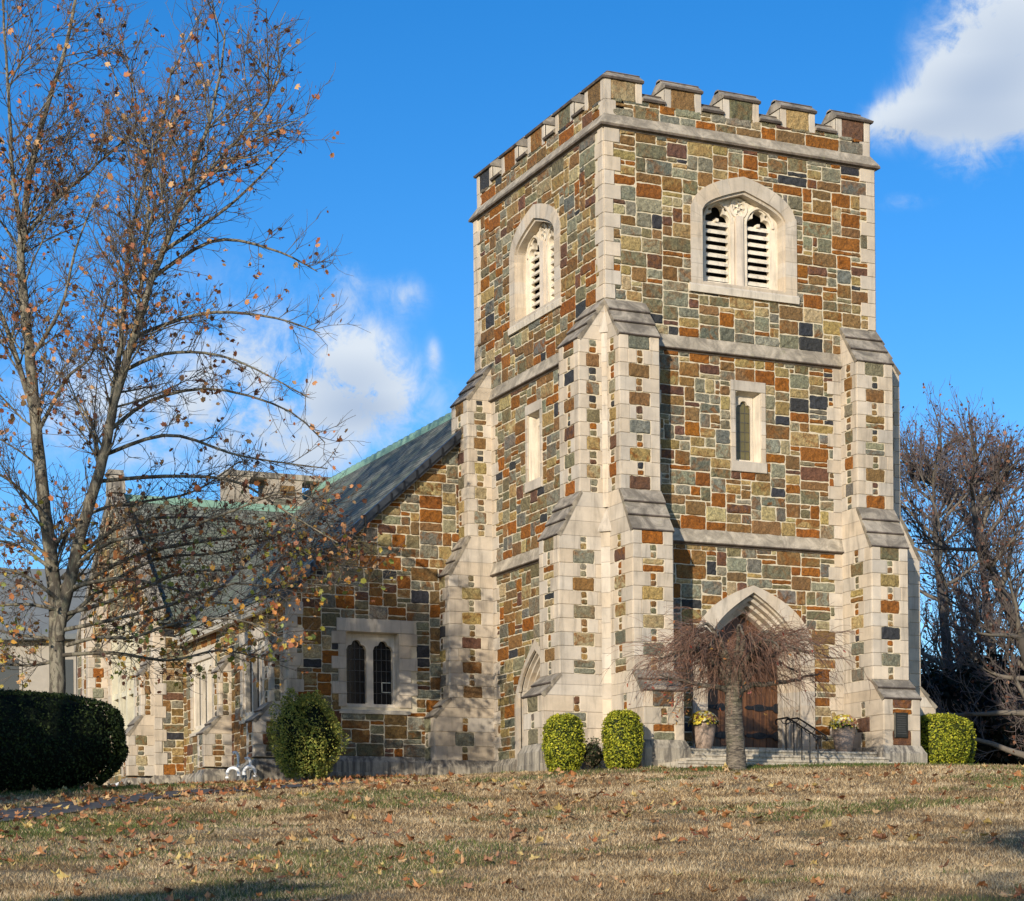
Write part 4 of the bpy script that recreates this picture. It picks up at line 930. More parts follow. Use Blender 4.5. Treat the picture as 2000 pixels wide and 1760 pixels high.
# grass blades
CX, CY = -22.3265, -43.2019; sy_, cy_ = math.sin(YAW), math.cos(YAW)
def wedge_pts(n, d0, d1, power, half=.262, rng=RN):
    u = rng.random(n); p = 1 - power
    d = (d0 ** (p + 1) + u * (d1 ** (p + 1) - d0 ** (p + 1))) ** (1 / (p + 1)); r = (rng.random(n) * 2 - 1) * half * d
    return CX + sy_ * d + cy_ * r, CY + cy_ * d - sy_ * r, d, r
def green_mask(x, y):
    g = fbm(x * .33 + 40, y * .33 + 3, 4)
    d = sy_ * (x - CX) + cy_ * (y - CY); r = cy_ * (x - CX) - sy_ * (y - CY)
    g = fbm(x * .22 + y * .1 + 40, y * .55 - x * .25 + 3, 5); s = np.clip((g - .515) * 8, 0, .42)
    band = np.exp(-((y + 3.6) / .75) ** 2) * ((x > 0) & (x < 8)); left = np.exp(-((r / d + .235) / .06) ** 2) * np.exp(-((d - 26) / 4) ** 2) * .3
    hed = np.exp(-(((x + 12.5) / 2.5) ** 2 + ((y + 2.6) / 1.6) ** 2)) * .6
    return np.clip(s + band * .75 + left + hed, 0, 1)
NB = 430000
gx, gy, gd, gr = wedge_pts(NB, 15.2, 49, 1.55); # thinner grass over the rest of the lawn, to both sides and nearer
ax = RN.random(620000) * 74 - 46; ay = RN.random(620000) * 58 - 54; ad = sy_ * (ax - CX) + cy_ * (ay - CY); ar = cy_ * (ax - CX) - sy_ * (ay - CY)
ok_ = ~((ad > 15.2) & (ad < 49) & (np.abs(ar) < .262 * ad)) & (ad > -9) & (np.abs(ar) < 27); gx = np.concatenate([gx, ax[ok_]]); gy = np.concatenate([gy, ay[ok_]]); gd = np.concatenate([gd, np.full(ok_.sum(), 31.0)]); n_in = NB
keep = ~on_path(gx, gy, -.04) & ~in_building(gx, gy); gx, gy, gd = gx[keep], gy[keep], gd[keep]; n = len(gx)
gzv = gz_np(gx, gy); gm = green_mask(gx, gy); isg = RN.random(n) < gm
straw = np.array([(.60, .50, .32), (.50, .38, .21), (.40, .29, .155), (.24, .165, .085), (.13, .088, .048)]); greens = np.array([(.10, .14, .035), (.15, .17, .05), (.07, .10, .03)])
patch = fbm(gx * .9 + 9, gy * .9, 4); bc = straw[np.clip((RN.random(n) ** 1.1 * 5 + (0.47 - patch) * 6.0).astype(int), 0, 4)]
bc = bc * np.array([1.04, 1.0, .98]); bc = np.where(isg[:, None], greens[RN.integers(0, 3, n)], bc) * (RN.random((n, 1)) * .5 + .75)
clump = fbm(gx * 3.1 + 3, gy * 3.1 + 8, 3); bc = bc * np.clip(.45 + 1.2 * clump, .4, 1.3)[:, None]; hgt = (RN.random(n) * .035 + .02) * np.clip(.35 + 1.5 * clump, .4, 1.6) * (1 + isg * .35) * np.where(gd > 30, 1.15, 1.0); lean = RN.random(n) * 1.25 + .1; an = RN.random(n) * 6.283; wd = np.clip(.0042 * gd / 17, .0035, .014)
tipx = gx + np.cos(an) * hgt * np.sin(lean) * 1.5; tipy = gy + np.sin(an) * hgt * np.sin(lean) * 1.5; tipz = gzv + hgt * np.cos(lean * .8) + .004; a2 = RN.random(n) * 3.14
v0 = np.stack([gx + np.cos(a2) * wd, gy + np.sin(a2) * wd, gzv - .005], 1); v1 = np.stack([gx - np.cos(a2) * wd, gy - np.sin(a2) * wd, gzv - .005], 1); v2 = np.stack([tipx, tipy, tipz], 1)
GV = np.stack([v0, v1, v2], 1).reshape(-1, 3); GFc = np.arange(3 * n).reshape(n, 3)
tag(npmesh('lawn_grass', GV, GFc, bc, M['grass']), 'short dry straw coloured grass with green patches covering the sloping lawn', 'grass', kind='stuff')

# fallen leaves
def maple(rng, s):
    """outline of a lobed leaf with a curl, as a fan: (verts, faces)"""
    A = [(0, -.42), (.20, -.32), (.42, -.30), (.38, -.10), (.52, .08), (.36, .18), (.30, .32), (.14, .32), (0, .54), (-.14, .32), (-.30, .32), (-.36, .18), (-.52, .08), (-.38, -.10), (-.42, -.30), (-.20, -.32)]
    c1, c2, tw = rng.uniform(-1.0, 2.4), rng.uniform(-.8, 1.8), rng.uniform(-1.2, 1.2); P = [(0, 0, .03 * s)]
    for x, y in A:
        x += rng.uniform(-.05, .05); y += rng.uniform(-.05, .05); P.append((x * s, y * s, s * (c1 * x * x + c2 * y * y * .8 + tw * x * y + rng.uniform(-.05, .07))))
    return P, [(0, i + 1, (i + 1) % len(A) + 1) for i in range(len(A))]
LC = [(.40, .17, .06), (.50, .28, .12), (.34, .12, .04), (.20, .085, .035), (.55, .36, .17), (.46, .22, .09), (.55, .40, .14), (.28, .14, .07)]
LN = ['rust orange', 'pale tan', 'red brown', 'dark brown', 'buff coloured', 'orange brown', 'straw yellow', 'dull brown']
lrng = random.Random(31); leaf_me = []
for i in range(16):
    mb = MB(); P, F = maple(lrng, 0.135); c = LC[i % 8]
    for f in F: mb.face([P[a] for a in f], tuple(x * lrng.uniform(.9, 1.1) for x in c))
    o = mb.build('fallen_leaf', M['litter']); leaf_me.append(o.data); bpy.data.objects.remove(o)
def leaf_spots(n, d0, d1, rng):
    X, Y, D, R = wedge_pts(n * 4, d0, d1, 1.2, .258, rng); q = R / D
    dens = .22 + .9 * np.clip((fbm(X * .45 + 7, Y * .45 + 2, 3) - .42) * 3, 0, 1)
    dens += 1.3 * np.exp(-((q + .16) / .065) ** 2) * np.exp(-((D - 22) / 2.6) ** 2); dens *= np.where(q > .1, .6, 1)
    ok = (rng.random(len(X)) * 1.6 < dens) & ~in_building(X, Y); return X[ok][:n], Y[ok][:n]
r2 = np.random.default_rng(3); LX, LY = leaf_spots(250, 16.2, 24.5, r2); LZ = gz_np(LX, LY)
for i in range(len(LX)):
    k = lrng.randrange(16); o = bpy.data.objects.new('fallen_leaf', leaf_me[k]); SC.collection.objects.link(o); o.location = (LX[i], LY[i], LZ[i] + .03)
    o.rotation_euler = (lrng.uniform(-.5, .5), lrng.uniform(-.5, .5), lrng.uniform(0, 6.28)); s = lrng.uniform(.45, 1.05); o.scale = (s, s, s)
    tag(o, '%s curled maple-like leaf fallen on the dry grass of the near lawn' % LN[k % 8], 'leaf', '%s fallen leaves on the near lawn' % LN[k % 8])
SX, SY = leaf_spots(1100, 24.5, 46, r2); nx_ = r2.normal(0, 1, (420, 2)); bx = -6.9 + nx_[:, 0] * .55; by = 9.5 + r2.random(420) * 9 - 5; e2x = -5.2 + r2.random(160) * 3.5; e2y = 6.3 + r2.normal(0, .4, 160)
pi_ = r2.integers(30, 120, 260); pq = r2.normal(0, 1.0, 260)
wx_ = r2.random(900) * 60 - 40; wy_ = r2.random(900) * 48 - 46; wr_ = np.abs(cy_ * (wx_ - CX) - sy_ * (wy_ - CY)); wd_ = sy_ * (wx_ - CX) + cy_ * (wy_ - CY); wk = (wr_ > .262 * wd_) & (wd_ > 3); SX = np.concatenate([SX, wx_[wk]]); SY = np.concatenate([SY, wy_[wk]])
sx = np.concatenate([SX, bx, e2x, PC[pi_, 0] + nm[pi_, 0] * pq]); sy2 = np.concatenate([SY, by, e2y, PC[pi_, 1] + nm[pi_, 1] * pq]); ok = ~in_building(sx, sy2); sx, sy2 = sx[ok], sy2[ok]; sz = gz_np(sx, sy2)
mb = MB()
for x, y, z in zip(sx, sy2, sz):
    P, F = maple(lrng, lrng.uniform(.10, .17)); a = lrng.uniform(0, 6.28); c, s = math.cos(a), math.sin(a); tx, ty = lrng.uniform(-.5, .5), lrng.uniform(-.5, .5); col = lrng.choice(LC); kk = lrng.uniform(.75, 1.1)
    Q = [(x + p[0] * c - p[1] * s, y + p[0] * s + p[1] * c, z + .05 + p[2] + p[0] * tx + p[1] * ty) for p in P]
    mb.faces(Q, F, tuple(v * kk for v in col))
tag(mb.build('leaf_litter', M['litter']), 'scattered brown and orange leaf litter over the upper lawn and along the church wall', 'leaf litter', kind='stuff')

# ------------------------------------------------------------------ steps, rail, planters, plaque
steps = empty('entrance_steps', (DC, -1.6, 0), 'weathered stone steps and landing leading up to the arched oak door', 'steps')
mb = MB(); rng = random.Random(12)
for nm_, x0, x1, yf, z0, z1 in (('landing', 1.2, 6.42, -1.62, -.3, .47), ('step', 1.16, 6.5, -2.02, -.3, .325), ('step', .72, 6.95, -2.40, -.3, .19), ('step', .28, 7.45, -2.80, -.3, .085)):
    mb = MB(); f = Fr((0, 0, 0), (1, 0, 0), (0, -1, 0)); cuts = [x0]
    while cuts[-1] < x1 - 1.6: cuts.append(cuts[-1] + rng.uniform(1.1, 1.7))
    cuts.append(x1)
    for a, b in zip(cuts[:-1], cuts[1:]):
        kk = rng.uniform(.75, 1.1); extrude(mb, f, [(-.05, z0), (-yf - .03, z0), (-yf - .03, z1 - .06), (-yf, z1 - .05), (-yf, z1 - .012), (-yf - .012, z1), (-.05, z1 - .002)], a + .003, b - .003, (.42 * kk, .40 * kk, .35 * kk))
    mb.build(nm_, M['steps'], steps)
def tube_np(branches, sides=5):
    """branches: list of (pts (k,3), radii (k,), colour). returns verts, quads, cols"""
    VV, FFc, CCc, base = [], [], [], 0; byk = {}
    for b in branches: byk.setdefault(len(b[0]), []).append(b)
    for k, bs in byk.items():
        P = np.array([b[0] for b in bs], float); R = np.array([b[1] for b in bs], float); C = np.array([b[2] for b in bs], float)
        T = np.gradient(P, axis=1); T /= np.maximum(np.linalg.norm(T, axis=2, keepdims=True), 1e-9)
        ref = np.zeros_like(T); vert = np.abs(T[:, :, 2]).mean(1) > .8; ref[vert, :, 0] = 1; ref[~vert, :, 2] = 1
        U = np.cross(T, ref); U /= np.maximum(np.linalg.norm(U, axis=2, keepdims=True), 1e-9); Wv = np.cross(T, U)
        a = np.arange(sides) * 2 * np.pi / sides
        ring = P[:, :, None] + R[:, :, None, None] * (U[:, :, None] * np.cos(a)[None, None, :, None] + Wv[:, :, None] * np.sin(a)[None, None, :, None])
        B = len(bs); VV.append(ring.reshape(-1, 3)); idx = np.arange(B * k * sides).reshape(B, k, sides) + base; base += B * k * sides
        q = np.stack([idx[:, :-1], np.roll(idx[:, :-1], -1, 2), np.roll(idx[:, 1:], -1, 2), idx[:, 1:]], -1).reshape(-1, 4); FFc.append(q)
        CCc.append(np.repeat(C, (k - 1) * sides, axis=0))
    return np.concatenate(VV), np.concatenate(FFc), np.concatenate(CCc)
def tube_obj(name, branches, material, parent, sides=5, smooth=True):
    v, f, c = tube_np(branches, sides); return npmesh(name, v, f, c, material, parent, smooth)
IR = (.02, .02, .025)
rail = empty('handrail', (3.93, -2.2, .1), 'black wrought iron double handrail running down the middle of the church steps', 'handrail')
py = [-1.50, -1.84, -2.18, -2.52, -2.86]; pzb = [.47, .32, .19, .085, .05]; tops = [1.12, 1.12, .97, .82, .67]
for i in range(5): tube_obj('post', [(np.array([(3.93, py[i], pzb[i] - .05), (3.93, py[i], (pzb[i] + tops[i]) / 2), (3.93, py[i], tops[i] - .02)]), [.017] * 3, IR)], M['iron'], rail, 6)
for i in range(5):
    a = np.linspace(0, math.pi, 7); tube_obj('bracket', [(np.stack([3.93 + .14 * np.cos(a), np.full(7, py[i]), tops[i] + .09 - .11 * np.sin(a)], 1), [.012] * 7, IR)], M['iron'], rail, 5)
for s in (-1, 1):
    x = 3.93 + s * .14; pts = [(x, -1.30, 1.10), (x, -1.27, 1.16), (x, -1.32, 1.215), (x, -1.50, 1.22), (x, -1.74, 1.22), (x, -1.9, 1.18), (x, -2.86, .765), (x, -2.98, .715), (x, -3.03, .66), (x, -3.0, .60)]
    tube_obj('rail', [(spline(pts, 40), [.021] * 40, IR)], M['iron'], rail, 6)
def lathe(mb, prof_, cx, cy, seg=32, col=(.3, .2, .15), m=0):
    P = []
    for r, z in prof_: P += [(cx + r * math.cos(2 * math.pi * i / seg), cy + r * math.sin(2 * math.pi * i / seg), z) for i in range(seg)]
    mb.faces(P, [(j * seg + i, j * seg + (i + 1) % seg, (j + 1) * seg + (i + 1) % seg, (j + 1) * seg + i) for j in range(len(prof_) - 1) for i in range(seg)] + [tuple(range(seg))], col, m)
def planter(x, y, z, seed, label, tint):
    p = empty('flower_planter', (x, y, z), label, 'planter', 'pairs of clay planters by the door'); rng = random.Random(seed)
    mb = MB(); lathe(mb, [(.165, z), (.18, z + .01), (.232, z + .21), (.268, z + .44), (.282, z + .605), (.290, z + .625), (.27, z + .63), (.255, z + .59), (.24, z + .54), (.0, z + .54)], x, y); mb.build('pot', M['terracotta'], p, True)
    mb = MB(); mf = MB()
    for i in range(1300):
        a, e = rng.uniform(0, 6.283), rng.uniform(0, 1) ** .6; r = .36 * e; h = .31 * math.sqrt(max(0, 1 - e * e)) + rng.uniform(-.05, .02); c = Vector((x + r * math.cos(a), y + r * math.sin(a), z + .60 + h))
        d = Vector((math.cos(a) * e, math.sin(a) * e, .6)).normalized(); u = d.orthogonal().normalized(); w = d.cross(u); q = rng.uniform(.024, .042)
        if i % 5 < 3:
            t = rng.random(); left = (c.x - x) * .9 + rng.uniform(-.15, .15)
            col = (.85, .68, .07) if left < tint else (.62, .36, .17)
            if t > .8: col = (.88, .82, .52)
            if t < .16: col = (.42, .17, .08)
            k = 6; mf.face([tuple(c + d * (.012 if b % 2 else 0) + (u * math.cos(b * 1.047) + w * math.sin(b * 1.047)) * q) for b in range(k)], col)
        else: mb.face([tuple(c - d * .03 + u * q * 1.4), tuple(c - d * .02 + w * q), tuple(c - u * q * 1.4), tuple(c - d * .04 - w * q)], (.06, .09, .025))
    mb.build('foliage', M['evergreen'], p); mf.build('blossoms', M['petal'], p)
planter(1.98, -1.0, .47, 1, 'clay planter of yellow chrysanthemums in front of the left jamb of the oak door', .03)
planter(5.78, -1.15, .47, 2, 'clay planter of yellow and bronze chrysanthemums beside the right buttress', .0)
pq_ = empty('memorial_plaque', (7.02, -1.745, .82), 'dark bronze memorial plaque fixed low on the right hand front buttress', 'plaque')
FP = Fr((0, -P3 - .03, 0), (1, 0, 0), (0, -1, 0)); mb = MB(); bbox(mb, FP, 6.83, 7.22, .82, 1.43, -.03, .03, (.1, .1, .1), 0, .012); mb.build('plate', M['bronze'], pq_)
mb = MB()
for q in ((6.85, 7.20, .84, .855), (6.85, 7.20, 1.395, 1.41), (6.85, 6.865, .84, 1.41), (7.185, 7.20, .84, 1.41)): box(mb, FP, *q, .028, .038)
mb.build('border', M['bronze'], pq_)
for k in range(9):
    mb = MB(); box(mb, FP, 6.885 + (k % 3) * .008, 7.165 - (k * 7 % 4) * .012, 1.355 - k * .055, 1.372 - k * .055, .029, .034); mb.build('raised_lettering_row', M['came'], pq_)
# white plastic vent pipes against the aisle wall
def pipe(x, y, z, h, r, ang, reach, label):
    o = empty('vent_pipe', (x, y, z), label, 'pipe', 'white vent pipes by the aisle wall'); dx, dy = math.cos(ang), math.sin(ang)
    pts = [(x, y, z - .1), (x, y, z + h * .5), (x, y, z + h - .14)] + [(x + dx * reach / 2 * (1 - math.cos(a)), y + dy * reach / 2 * (1 - math.cos(a)), z + h - .14 + .15 * math.sin(a)) for a in np.linspace(.3, math.pi * (1.0 if reach > .2 else .62), 8)]
    if reach > .2: pts.append((x + dx * reach, y + dy * reach, z + h - .22))
    tube_obj('pipe', [(np.array(pts), [r] * len(pts), (.8, .8, .8))], M['pvc'], o, 12)
    e = np.array(pts[-1]); e0 = np.array(pts[-2]); d = (e - e0) / np.linalg.norm(e - e0)
    tube_obj('pipe_mouth', [(np.array([e - d * .01, e + d * .035]), [r * 1.16, r * 1.16], (.8, .8, .8))], M['pvc'], o, 12)
    tube_obj('coupling', [(np.array([(x, y, z + h * .55), (x, y, z + h * .55 + .09)]), [r * 1.15] * 2, (.8, .8, .8))], M['pvc'], o, 12)
pipe(-6.70, 7.60, gz1(-6.7, 7.6), .43, .045, math.radians(155), .30, 'short white gooseneck vent pipe bending left, leftmost by the aisle wall')
pipe(-6.66, 7.28, gz1(-6.7, 7.3), .46, .045, math.radians(-25), .28, 'white gooseneck vent pipe bending down to the right beside the corner buttress')
pipe(-6.48, 7.30, gz1(-6.5, 7.3), .66, .04, math.radians(155), .16, 'tall white vent pipe with its open mouth turned left, behind the goosenecks')
pipe(-6.36, 8.75, gz1(-6.3, 8.7), .84, .04, math.radians(155), .16, 'tall white vent pipe rising behind the corner buttress plinth')
# bubble cover over a basement window well
wx, wy = -7.05, 18.7; wz = gz1(wx, wy); wl = empty('window_well_cover', (wx, wy, wz), 'low white domed cover on the ground at the foot of the transept', 'window cover'); mb = MB(); P = []
for j in range(8):
    e = j / 7 * math.pi / 2
    for i in range(17): a = math.pi * i / 16; P.append((wx - .55 * math.sin(a) * math.cos(e) + .3, wy - .8 * math.cos(a) * math.cos(e), wz + .12 + .34 * math.sin(e)))
mb.faces(P, [(j * 17 + i, j * 17 + i + 1, (j + 1) * 17 + i + 1, (j + 1) * 17 + i) for j in range(7) for i in range(16)], (.8, .8, .8)); mb.build('dome', M['pvc'], wl, True)
mb = MB(); P = [(wx - .6 * math.sin(math.pi * i / 16) + .3, wy - .86 * math.cos(math.pi * i / 16), wz + zz) for zz in (-.05, .125) for i in range(17)]; mb.faces(P, [(i, i + 1, 18 + i, 17 + i) for i in range(16)], (.4, .4, .42)); mb.build('rim', M['lead'], wl)

# ------------------------------------------------------------------ trees and shrubs
def unit(v): return v / max(1e-9, np.linalg.norm(v))
def at(pts, t):
    pts = np.asarray(pts); n = len(pts) - 1; a = min(max(t, 0) * n, n - 1e-6); i = int(a); return pts[i] + (pts[i + 1] - pts[i]) * (a - i), unit(pts[i + 1] - pts[i])
class Grow:
    def __init__(s, seed): s.r = np.random.default_rng(seed); s.br = []; s.tips = []
    def curve(s, p0, d, L_, bend, k=5, wob=.08, up=0.0):
        d = unit(d); P = [np.array(p0, float)]; step = L_ / (k - 1)
        for i in range(k - 1):
            d = unit(d + np.array([0, 0, bend]) * step + s.r.normal(0, wob, 3)); P.append(P[-1] + d * step)
        return np.array(P)
    def add(s, P, r0, r1, col): s.br.append((P, np.linspace(r0, r1, len(P)), col))
    def side(s, t, spread, upw=0.0):
        """direction leaving tangent t at the angle spread"""
        a = s.r.normal(0, 1, 3); a -= t * (a @ t); a = unit(a); a[2] += upw; return unit(t * math.cos(spread) + unit(a) * math.sin(spread))
def leaf_cards(centres, normals, size, cols, rng, shape='maple'):
    n = len(centres); nrm = np.asarray(normals, float); nrm /= np.maximum(np.linalg.norm(nrm, axis=1, keepdims=True), 1e-9)
    a = rng.normal(0, 1, (n, 3)); a -= nrm * (a * nrm).sum(1, keepdims=True); a /= np.maximum(np.linalg.norm(a, axis=1, keepdims=True), 1e-9); b = np.cross(nrm, a)
    if shape == 'maple': S = np.array([(0, -.42, 0), (.22, -.32, .05), (.42, -.22, .16), (.36, 0, .06), (.46, .2, .2), (.24, .27, .06), (0, .52, .16), (-.24, .27, .06), (-.46, .2, .2), (-.36, 0, .06), (-.42, -.22, .16), (-.22, -.32, .05)]); S[:, 0] *= .8
    elif shape == 'long': S = np.array([(0, -.5, .05), (.2, -.1, 0), (.12, .3, .0), (0, .55, .1), (-.12, .3, 0), (-.2, -.1, 0)])
    else: S = np.array([(0, -.5, 0), (.3, 0, .06), (0, .5, 0), (-.3, 0, .06)])
    k = len(S); sz = np.broadcast_to(np.asarray(size, float), (n,))[:, None, None]
    cur = rng.uniform(-2.6, 3.4, (n, 1, 1))
    V = centres[:, None] + sz * (a[:, None] * S[None, :, 0:1] + b[:, None] * S[None, :, 1:2] + nrm[:, None] * S[None, :, 2:3] * cur)
    return V.reshape(-1, 3), np.arange(n * k).reshape(n, k), cols
# --- the sycamore behind the hedge
BK = [(.13, .112, .082), (.17, .148, .108), (.085, .070, .052), (.065, .052, .04)]
A_ = [(-12.36, 2.82, -.6), (-12.36, 2.82, 0.97), (-12.33, 2.9, 2.46), (-12.34, 2.99, 4.07), (-12.51, 3.16, 5.8), (-12.65, 3.31, 7.54), (-12.76, 3.45, 9.4), (-12.87, 3.59, 10.92), (-12.88, 3.68, 11.98), (-12.66, 3.67, 13.63), (-12.26, 3.57, 15.16), (-11.8, 3.45, 16.81), (-11.51, 3.4, 18.46)]
STEMS = [(A_, .205, .025), ([(-12.87, 3.72, 12.0), (-13.09, 3.49, 13.51), (-13.24, 3.23, 15.46), (-13.43, 2.99, 17.72)], .062, .018), ([(-12.62, 3.28, 7.54), (-13.02, 3.79, 9.46), (-13.47, 4.32, 11.05), (-13.93, 4.86, 13.25), (-14.07, 5.26, 15.47)], .075, .018),
    ([(-12.89, 3.62, 11.97), (-12.21, 3.64, 12.87), (-11.29, 3.54, 13.77), (-10.35, 3.45, 14.81), (-10.25, 3.73, 16.1)], .05, .014),
    ([(-12.33, 2.85, 2.9), (-12.20, 2.75, 3.7), (-11.8, 2.44, 5.5), (-11.45, 2.15, 6.84), (-11.21, 1.9, 8.17), (-10.85, 1.61, 9.49), (-10.48, 1.3, 10.8), (-10.04, 0.97, 12.11), (-9.55, 0.62, 13.63), (-9.27, 0.35, 14.81), (-9.14, 0.16, 15.99)], .155, .016),
    ([(-11.27, 2.0, 7.96), (-10.99, 2.14, 9.72), (-10.79, 2.33, 11.5), (-10.45, 2.45, 12.96), (-9.9, 2.47, 14.78), (-9.66, 2.64, 16.03)], .07, .014), ([(-10.03, 0.99, 12.12), (-9.21, 0.4, 13.27), (-8.45, -0.17, 14.19), (-8.05, -0.58, 15.11)], .045, .012),
    ([(-10.85, 1.59, 9.48), (-10.58, 1.79, 11.15), (-10.38, 2.03, 12.61), (-10.21, 2.28, 14.44)], .05, .013)]
LAT = [[(-10.69, 2.06, 9.67), (-9.19, 1.76, 10.25), (-7.72, 1.47, 10.24), (-6.61, 1.35, 9.97)], [(-10.96, 2.19, 8.88), (-10.12, 1.42, 9.18), (-8.99, 0.51, 8.96), (-7.58, -0.52, 8.02)], [(-11.23, 2.31, 7.57), (-10.25, 2.25, 8.33), (-8.9, 2.01, 8.63), (-7.32, 1.67, 8.23), (-6.41, 1.64, 7.54)],
    [(-11.39, 2.38, 7.0), (-10.13, 1.42, 7.37), (-8.8, 0.43, 6.82), (-7.19, -0.7, 6.45)], [(-11.93, 2.63, 4.73), (-11.01, 2.59, 5.46), (-9.87, 2.46, 5.74), (-8.29, 2.12, 5.68), (-7.12, 1.97, 5.14)], [(-12.15, 2.73, 2.79), (-11.61, 2.1, 2.91), (-10.98, 1.42, 2.86), (-10.15, 0.66, 3.14), (-9.04, -0.23, 3.14), (-8.25, -0.98, 2.59)],
    [(-12.25, 2.78, 3.25), (-11.33, 2.74, 4.09), (-10.09, 2.56, 4.82), (-8.72, 2.32, 4.98), (-7.23, 2.02, 5.49), (-6.25, 1.96, 5.9)], [(-12.54, 2.91, 5.64), (-13.33, 2.89, 6.38), (-14.21, 2.91, 6.77)], [(-12.45, 2.87, 4.5), (-13.21, 3.6, 5.14), (-14.19, 4.43, 5.21)], [(-12.35, 2.82, 3.59), (-13.15, 2.8, 3.66), (-14.34, 2.97, 3.51)],
    [(-10.32, 1.89, 10.98), (-8.97, 1.66, 11.88), (-7.61, 1.42, 11.74), (-6.65, 1.37, 11.37)], [(-10.11, 1.8, 11.55), (-8.85, 0.84, 12.45), (-7.82, -0.02, 13.55)], [(-12.83, 3.04, 9.18), (-12.12, 3.1, 10.42), (-11.71, 3.3, 11.9), (-10.98, 3.35, 13.75)], [(-12.72, 2.99, 7.47), (-12.18, 2.36, 8.63), (-11.74, 1.77, 9.1), (-11.46, 1.26, 10.46)],
    [(-12.34, 2.82, 2.45), (-12.92, 3.47, 2.38), (-14.0, 4.35, 2.55)], [(-12.14, 2.73, 4.04), (-11.19, 1.91, 4.21), (-10.15, 1.05, 3.92), (-9.24, 0.24, 3.52), (-8.33, -0.56, 3.91)]]
LAT += [[(-12.25, 2.77, 4.27), (-11.38, 2.05, 5.01), (-10.22, 1.19, 5.17), (-9.08, 0.33, 5.56), (-8.05, -0.47, 5.93), (-7.24, -1.17, 5.53)], [(-12.2, 2.75, 3.47), (-11.04, 2.55, 3.85), (-9.7, 2.27, 4.45), (-8.24, 1.93, 4.6), (-6.87, 1.63, 4.99), (-5.7, 1.43, 5.26)], [(-12.2, 2.75, 3.13), (-11.29, 2.01, 3.31), (-10.13, 1.15, 3.6), (-9.09, 0.34, 3.99), (-8.07, -0.46, 3.82), (-6.96, -1.3, 3.88)], [(-12.28, 2.79, 2.56), (-11.15, 2.6, 2.64), (-9.92, 2.37, 2.49), (-8.78, 2.18, 2.75), (-7.74, 2.03, 2.54)], [(-11.5, 2.43, 6.43), (-10.13, 1.47, 6.47), (-8.88, 0.57, 6.28), (-7.96, -0.18, 5.54), (-7.05, -0.92, 4.81)], [(-12.14, 2.73, 3.93), (-10.82, 2.45, 4.76), (-9.38, 2.12, 5.14), (-7.81, 1.73, 5.29), (-6.45, 1.44, 4.75), (-5.28, 1.23, 4.67)], [(-12.35, 2.82, 4.62), (-13.23, 2.89, 5.26), (-14.21, 3.01, 5.55)], [(-12.34, 2.82, 2.91), (-13.03, 3.46, 3.06), (-14.01, 4.24, 3.34)], [(-12.35, 2.82, 3.82), (-12.93, 2.76, 4.23), (-13.6, 2.74, 4.42), (-14.47, 2.8, 4.27)], [(-12.36, 2.83, 5.07), (-11.54, 2.78, 5.8), (-10.42, 2.6, 6.08), (-9.28, 2.41, 6.36), (-8.24, 2.26, 7.11)]]
